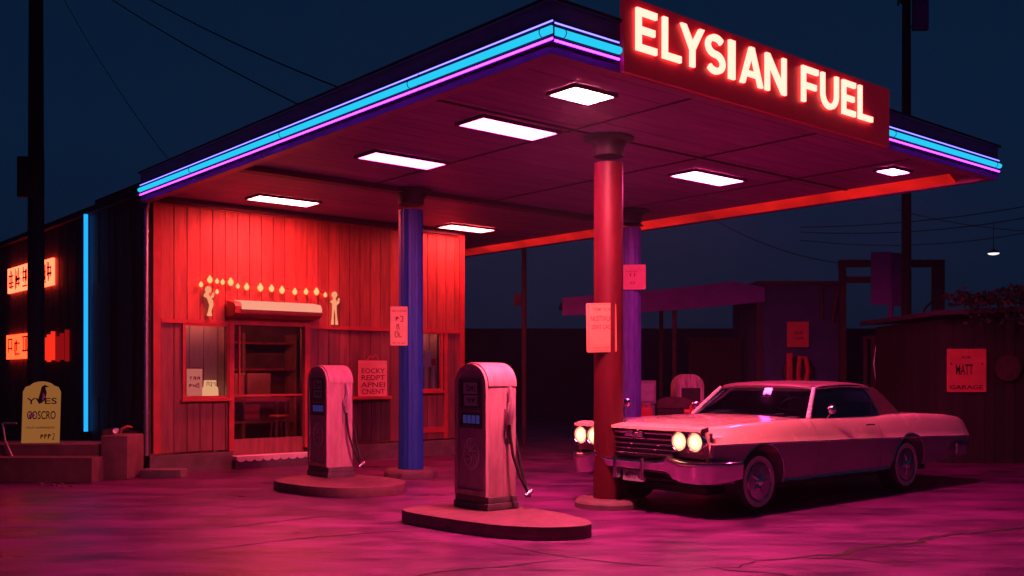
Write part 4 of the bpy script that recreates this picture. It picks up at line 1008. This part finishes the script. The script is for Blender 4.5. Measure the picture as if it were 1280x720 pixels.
for i in range(9):
    bm = B(); bmesh.ops.create_icosphere(bm, subdivisions=1, radius=.03)
    for v in bm.verts: v.co = Vector((v.co.x*rnd.uniform(.6,1.7), v.co.y*rnd.uniform(.6,1.5), (v.co.z+.02)*.5))
    tag(obj('rubble_piece', bm, 'step', None, G(48+i*5+rnd.uniform(-3,3), 606+rnd.uniform(-2,3))), 'small broken piece of concrete at the foot of the low step', 'rubble', 'rubble pieces below the low step')
# kerb stones by the rubbish bag
blk('kerb_stone','dark kerb stone at the foot of the building corner','kerb',-5.35,-4.75,14.25,14.55,0,.12,'foundation')

# ------------------------------------------------------------------ poles and wires
def pole(name, label, p, h, r, arm=None):
    t = thing(name, label, 'utility pole', p)
    bm = B(); tube(bm, [(0,0,0),(0,0,h*.5),(0,0,h)], [r*1.12,r,r*.85], 14); obj('pole', bm, 'pole', t)
    if arm:
        bm = B(); bx(bm,-arm,arm,-.06,.06,h-.45,h-.30); obj('crossarm', bm, 'pole', t)
        for x in (-arm*.9,-arm*.45,arm*.45,arm*.9): bm = B(); lathe(bm, [(.03,h-.3),(.05,h-.25),(.03,h-.2),(.045,h-.16),(.02,h-.12)], 10, Matrix.Translation((x,0,0))); obj('insulator', bm, 'grey_sheet', t)
    return t
d = 17.4; lp = pole('utility_pole','dark utility pole before the shop side wall',((45-640)*d/F,d,0),8.9,.135,1.1)
bm = B(); bx(bm,-.20,.22,-.28,-.14,4.55,5.25,bev=.02); obj('pole_box', bm, 'pole', lp)
d = 20.4; rp2 = pole('utility_pole','dark utility pole behind the parked car',((1133-640)*d/F,d,0),10.6,.095)
bm = B(); bx(bm,.13,.44,-.05,.05,8.55,9.6,bev=.01); bx(bm,.08,.129,-.02,.02,8.6,8.64); bx(bm,.08,.129,-.02,.02,9.45,9.49); obj('pole_sign', bm, 'purple', rp2)
bm = B(); bx(bm,-.12,-.08,-.03,.03,9.1,9.2); tube(bm,[(-.1,0,9.15),(-.17,0,9.15),(-.17,0,9.05)],.02,6); obj('bracket', bm, 'pole', rp2)
def wire(a, c, sag, label, r=.012, n=16):
    a, c = Vector(a), Vector(c); bm = B()
    tube(bm, [a.lerp(c, i/n)-Vector((0,0,sag*4*(i/n)*(1-i/n))) for i in range(n+1)], r, 5)
    tag(obj('overhead_wire', bm, 'wire'), label, 'wire', 'overhead wires')
la = lp.location
wire(la+Vector((.5,0,8.62)), P(372,130,12.6), .10, 'lower wire from the left utility pole to the canopy roof', .010)
wire(la+Vector((.99,0,8.66)), P(430,112,12.0), .12, 'upper wire from the left utility pole to the canopy roof', .010)
wire(la+Vector((.3,0,8.4)), P(215,205,15.4), .15, 'faint drop wire from the left utility pole to the canopy back corner', .006)
ra = rp2.location
wire(P(1000,284,26), P(1400,233,26), .25, 'upper wire passing behind the right utility pole', .012)
wire(P(1000,290,26), P(1400,245,26), .35, 'middle wire passing behind the right utility pole', .012)
wire(P(1000,300,26), P(1400,262,26), .45, 'lowest wire passing behind the right utility pole', .010)
wire(P(880,268,21), P(1058,330,21), .18, 'sagging wire from the canopy to the rusty gate frame', .010)
wire(P(1120,262,20.4), P(1330,290,21), .12, 'span wire holding the street lamp', .008)
t = thing('street_lamp', 'small lit street lamp hanging in the sky on the right', 'street lamp', P(1242,318,20.7))
bm = B(); lathe(bm, [(.13,.025),(.12,.05),(.05,.085),(.02,.11)], 18); tube(bm,[(0,0,.10),(0,0,.72)],.006,6); obj('hood', bm, 'black', t)
bm = B(); lathe(bm, [(.03,-.012),(.09,0),(.115,.024)], 16); obj('lens', bm, 'lamp_white', t)

# ------------------------------------------------------------------ background on the right
BD = 21.0; sc_ = F/BD
def X(px): return (px-640)/sc_
def Z(py): return EYE+(467-py)/sc_
bm = B(); bx(bm, -4.2, 14.0, -.15, .15, 0, 3.0); bx(bm,-4.3,14.1,-.2,.2,3.003,3.08)
tag(obj('boundary_wall', bm, 'far_wall', None, (2,35,0)), 'long low dark wall far behind the canopy', 'wall')
bm = B(); V = []
for i in range(61):
    x = -160+i*6; h = 2.0+2.2*noise.noise(Vector((i*.23,3,0)))+1.2*noise.noise(Vector((i*.7,9,0)))
    V.append((bm.verts.new((x,120,-.5)), bm.verts.new((x,122,max(.6,h+1.6))), bm.verts.new((x,150,max(.8,h+2.4))), bm.verts.new((x,170,-.5))))
for a, c in zip(V, V[1:]):
    for k in range(3): bm.faces.new((a[k],c[k],c[k+1],a[k+1]))
tag(obj('hills', bm, 'far_wall'), None, None, kind='structure')
# purple shelter
t = thing('roadside_shelter', 'low open shelter with a purple roof edge behind the columns', 'shelter', (X(703),BD,0))
bm = B(); L_ = X(955)-X(703)
prism(bm, [(0,2.72),(1.5,2.78),(2.6,2.86),(L_,3.02),(L_,3.32),(3.6,3.45),(2.7,3.34),(1.6,3.22),(0,3.10)], 'y', -.06, .06); obj('roof_edge', bm, 'purple', t)
bm = B(); prism(bm, [(0.02,2.98),(2.6,3.14),(L_-.02,3.2),(L_-.02,3.26),(2.6,3.22),(0.02,3.06)], 'y', .065, 2.2); obj('roof_slab', bm, 'roof', t)
for px in (843,950):
    for y in (.10,2.0): bm = B(); cyl(bm,(X(px)-X(703)+.02,y,0),(X(px)-X(703)+.02,y,2.98),.05,10); obj('post', bm, 'rust', t)
bm = B(); bx(bm, X(876)-X(703), X(946)-X(703), 1.4,1.5,.9,2.25); bx(bm, X(872)-X(703), X(948)-X(703), 1.36,1.54,2.253,2.30); obj('back_panel', bm, 'hut', t)
# blue grey shed wall
t = thing('shed', 'blue grey plaster shed with a rusty top edge behind the car', 'shed', (X(950),BD+.1,0))
w = X(1051)-X(950)
bm = B(); bx(bm,0,w,0,2.5,0,3.38); obj('wall', bm, 'shed', t)
bm = B(); bx(bm,-.06,w+.04,-.06,2.56,3.383,3.46); bx(bm,-.05,.05,-.05,-.003,0,3.38); obj('edge_trim', bm, 'rust', t)
bm = B(); cyl(bm,(w-.37,-.05,2.65),(w-.37,-.05,3.36),.035,8); tube(bm,[(w-.16,-.06,2.6),(w-.1,-.06,3.0),(w+.0,-.06,3.37)],.05,8); obj('hanging_pipe', bm, 'rust', t)
notice('wall_poster','red square poster on the blue grey shed wall','poster',(X(997),BD-.03,Z(434)),0,.46,.54,'red_paper',[(.5,.12,.3,.75,'UNE'),(.3,.1,.3,.75,'UIIE')],41,.02,dark='red_ink')
t = thing('hose_reel', 'dark hose reel with red handle on the shed wall', 'hose reel', (X(996),BD-.02,1.55))
bm = B(); lathe(bm, [(.30,0),(.33,.04),(.33,.12),(.28,.14),(.10,.10)], 24, Matrix.Rotation(R(90),4,'X')); obj('reel', bm, 'black', t)
bm = B(); bx(bm,-.28,-.16,-.24,-.15,-.35,.38,bev=.02); tube(bm, [(-.02,-.2,-.32),(.10,-.24,-.34),(.16,-.24,0),(.12,-.24,.28),(0,-.2,.3),(-.03,-.2,0),(-.02,-.2,-.32)], .05, 8); obj('handle', bm, 'red_can', t)
# rusty gate frame
t = thing('gate_frame', 'tall rusty steel frame standing beside the shed', 'frame', (X(1052),BD,0)); w = X(1172)-X(1052)
bm = B(); bx(bm,-.05,.07,-.09,-.003+.06,0,3.75); obj('post', bm, 'rust', t)
bm = B(); bx(bm,w-.10,w+.12,-.08,.08,0,3.75); obj('post', bm, 'rust', t)
bm = B(); bx(bm,-.05,w+.12,-.08,.08,3.753,3.90); bx(bm,.071,.62,-.05,.05,3.42,3.55); obj('crossbar', bm, 'rust', t)
bm = B(); pts = [(w-.12-.22*math.sin(math.pi*i/10), -.09, 3.05-.6*i/10) for i in range(11)]; tube(bm, pts, .022, 6); obj('cable_loop', bm, 'black', t)
# purple sign on a post
t = thing('road_sign', 'blank purple sign of two angled panels on a post', 'sign', (X(1104),BD-.45,0)); bm = B()
cyl(bm,(0,.03,0),(0,.03,3.2),.055,10); obj('post', bm, 'purple', t)
bm = B(); bx(bm,0,.36,-.02,.02,2.9,4.0,Matrix.Translation((.0,0,0))@Matrix.Rotation(R(18),4,'Z')); obj('panel', bm, 'purple', t)
bm = B(); bx(bm,-.40,-.005,-.02,.02,2.93,4.02,Matrix.Rotation(R(-14),4,'Z')); obj('panel', bm, 'purple', t)
# old equipment rack
t = thing('equipment_rack', 'rusty rack of pipes and hoses between the shed and the pole', 'rack', (X(1092),BD-.9,0))
bm = B()
for x in (-.42,.40): bx(bm,x-.03,x+.03,-.25,-.19,0,2.2); bx(bm,x-.03,x+.03,.19,.25,0,2.2)
bx(bm,-.45,.43,-.26,.26,2.203,2.26); obj('frame', bm, 'rust', t)
bm = B(); bx(bm,-.38,.36,-.18,.2,.2,1.0); bx(bm,-.3,.1,-.22,-.181,1.0,1.6); obj('cabinet', bm, 'machine', t)
bm = B(); rnd = random.Random(4)
for i in range(7):
    x = -.32+i*.11; tube(bm, [(x,-.22,1.0),(x+rnd.uniform(-.1,.1),-.26,1.35),(x+rnd.uniform(-.12,.12),-.25,1.7),(x+rnd.uniform(-.1,.1),-.22,2.19)], rnd.choice((.015,.022,.03)), 6)
tube(bm, [(-.4,-.24,1.85),(.38,-.24,1.83)], .02, 6); tube(bm, [(-.4,-.24,1.62),(.38,-.24,1.66)], .015, 6); obj('pipe', bm, 'steel', t)
# hut on the right with overgrown roof
HD = 16.6; hs = F/HD
t = thing('wooden_hut', 'dark plank hut with overgrown roof at the right edge', 'hut', ((1180-640)/hs,HD,0))
bm = B()
for i in range(16): o = random.uniform(0,.02); bx(bm,i*.17,i*.17+.162,o,.06,.0,2.42)
for i in range(18): bx(bm,.0,.05,.07+i*.17,.07+i*.17+.162,.0,2.42)
obj('wall', bm, 'hut', t, smooth=0)
bm = B(); bx(bm,.06,2.7,.07,3.1,0,2.4); obj('inner_wall', bm, 'hut', t)
bm = B(); prism(bm, [(-.25,2.46),(3.1,2.62),(3.1,2.70),(-.25,2.54)], 'y', -.30, 3.3); obj('roof', bm, 'roof', t)
bm = B(); rnd = random.Random(9)
for i in range(1500):
    a, q = rnd.random(), rnd.random()
    x = .15+2.7*a; y = -.42+.9*q*q; top = 2.70+.32*abs(noise.noise(Vector((x*1.7,2,0))))+.2*max(0,noise.noise(Vector((x*4,5,0))))
    z = rnd.uniform(2.30 if y < -.3 else 2.66, top+.1)
    s_ = rnd.uniform(.03,.07); e1 = Vector((rnd.uniform(-1,1),rnd.uniform(-1,1),rnd.uniform(-1,1))).normalized()*s_; e2 = e1.cross(Vector((rnd.uniform(-1,1),rnd.uniform(-1,1),rnd.uniform(-1,1)))).normalized()*s_*.5
    c = Vector((x,y,z)); bm.faces.new([bm.verts.new(c+k) for k in (-e1, e2, e1, -e2)])
cr = obj('creeper', bm, 'leaf', t, smooth=0); cr['kind'] = 'stuff'
notice('wall_poster','large red poster with dark heading on the plank hut','poster',((1207.5-640)/hs-.0,HD-.03,EYE+(467-490)/hs),0,.65,.72,'red_paper',[(.78,.05,.35,.62,'AIR'),(.40,.24,.22,.66,'MATT'),(.64,.03,.08,.92,'I------I'),(.06,.10,.06,.92,'GARAGE')],42,.02)
bm = B(); lathe(bm, [(.05,0),(.21,.02),(.22,.04)], 20, Matrix.Rotation(R(90),4,'X')); bx(bm,-.04,.16,-.06,-.042,-.12,.14); tag(obj('round_sign', bm, 'rust', None, ((1258-640)/hs,HD-.02,EYE+(467-460)/hs)), 'dim rusty round plate on the plank hut', 'plate')
# things behind the bonnet of the car
t = thing('weathered_pump', 'stained old round topped pump standing behind the car bonnet', 'fuel pump', (P(859,500,17.5).x,17.5,0), R(8))
bm = B(); prism(bm, arch(.245,.1,1.49,.22), 'y', -.2, .2, bev=.02); obj('body', bm, 'old_pump', t)
bm = B(); bx(bm,-.17,.17,-.212,-.201,.95,1.25); obj('dial_window', bm, 'black', t)
bm = B(); bx(bm,-.28,.28,-.24,.24,0,.098); obj('plinth', bm, 'pump_base', t)
t = thing('red_hydrant', 'red barrel shaped hydrant beside the stained old pump', 'hydrant', (P(870,505,16.6).x,16.6,0))
bm = B(); lathe(bm, [(.12,0),(.12,.06),(.085,.08),(.085,.66),(.12,.72),(.13,.84),(.11,.95),(.06,1.02),(.02,1.04)], 20); obj('barrel', bm, 'red_can', t)
bm = B(); cyl(bm,(-.2,0,.86),(.2,0,.86),.05,12); cyl(bm,(0,-.18,.86),(0,0,.86),.06,12); obj('outlet', bm, 'red_can', t)
t = thing('oil_chest', 'brown chest standing left of the stained old pump', 'chest', (P(843,510,17.0).x,16.9,0))
bm = B(); bx(bm,-.30,.28,-.2,.2,0,.92,bev=.02); obj('body', bm, 'hut', t)
bm = B(); prism(bm, [(-.31,.922),(.29,.922),(.26,1.05),(.1,1.1),(-.15,1.1),(-.28,1.04)], 'y', -.21, .21); obj('lid', bm, 'rust', t)
t = thing('grey_cabinet', 'grey metal cabinet beside the purple column', 'cabinet', (P(806,500,17.2).x,17.2,0))
bm = B(); bx(bm,-.14,.17,-.2,.2,.98,1.38,bev=.015); bx(bm,-.12,.15,-.18,.18,0,.978); obj('body', bm, 'machine', t)
bm = B(); bx(bm,-.10,.13,-.206,-.201,1.03,1.33); obj('door', bm, 'grey_sheet', t)
t = thing('fuel_can', 'upright red fuel can in front of the grey cabinet', 'can', (P(808,515,16.6).x,16.6,.0))
bm = B(); bx(bm,-.10,.09,-.08,.08,.0,.93,bev=.03); obj('body', bm, 'red_can', t)
bm = B(); tube(bm,[(-.05,0,.93),(-.05,0,.99),(.05,0,.99),(.05,0,.93)],.012,6); obj('handle', bm, 'red_can', t)

# ------------------------------------------------------------------ night haze
HAZE = .0006
if HAZE:
    m, t, N, L = nt('night_haze'); out = N.new('ShaderNodeOutputMaterial'); vv = N.new('ShaderNodeVolumePrincipled')
    vv.inputs['Color'].default_value = (.55,.66,.95,1); vv.inputs['Density'].default_value = HAZE; vv.inputs['Anisotropy'].default_value = .35
    L.new(vv.outputs[0], out.inputs['Volume']); M['haze'] = m
    bm = B(); bx(bm, -620,620,-620,620,-1.5,12.5); hz = obj('haze', bm, 'haze', smooth=0); tag(hz, None, None, kind='stuff')

# ------------------------------------------------------------------ camera and render settings
cam = bpy.data.cameras.new('camera'); co = bpy.data.objects.new('camera', cam); COL.objects.link(co)
co.location = (0,0,EYE); co.rotation_euler = (R(90),0,0)
cam.sensor_width = 36; cam.lens = F/1280*36; cam.shift_y = (467-360)/1280.0; cam.clip_start = .05; cam.clip_end = 2000
S.camera = co
S.view_settings.view_transform = 'Standard'; S.view_settings.look = 'None'; S.view_settings.exposure = 0; S.view_settings.gamma = 1
S.render.engine = 'CYCLES'; c = S.cycles
c.use_denoising = True; c.sample_clamp_indirect = 6.0; c.sample_clamp_direct = 0; c.max_bounces = 8; c.transparent_max_bounces = 12; c.use_light_tree = True
c.caustics_reflective = False; c.caustics_refractive = False
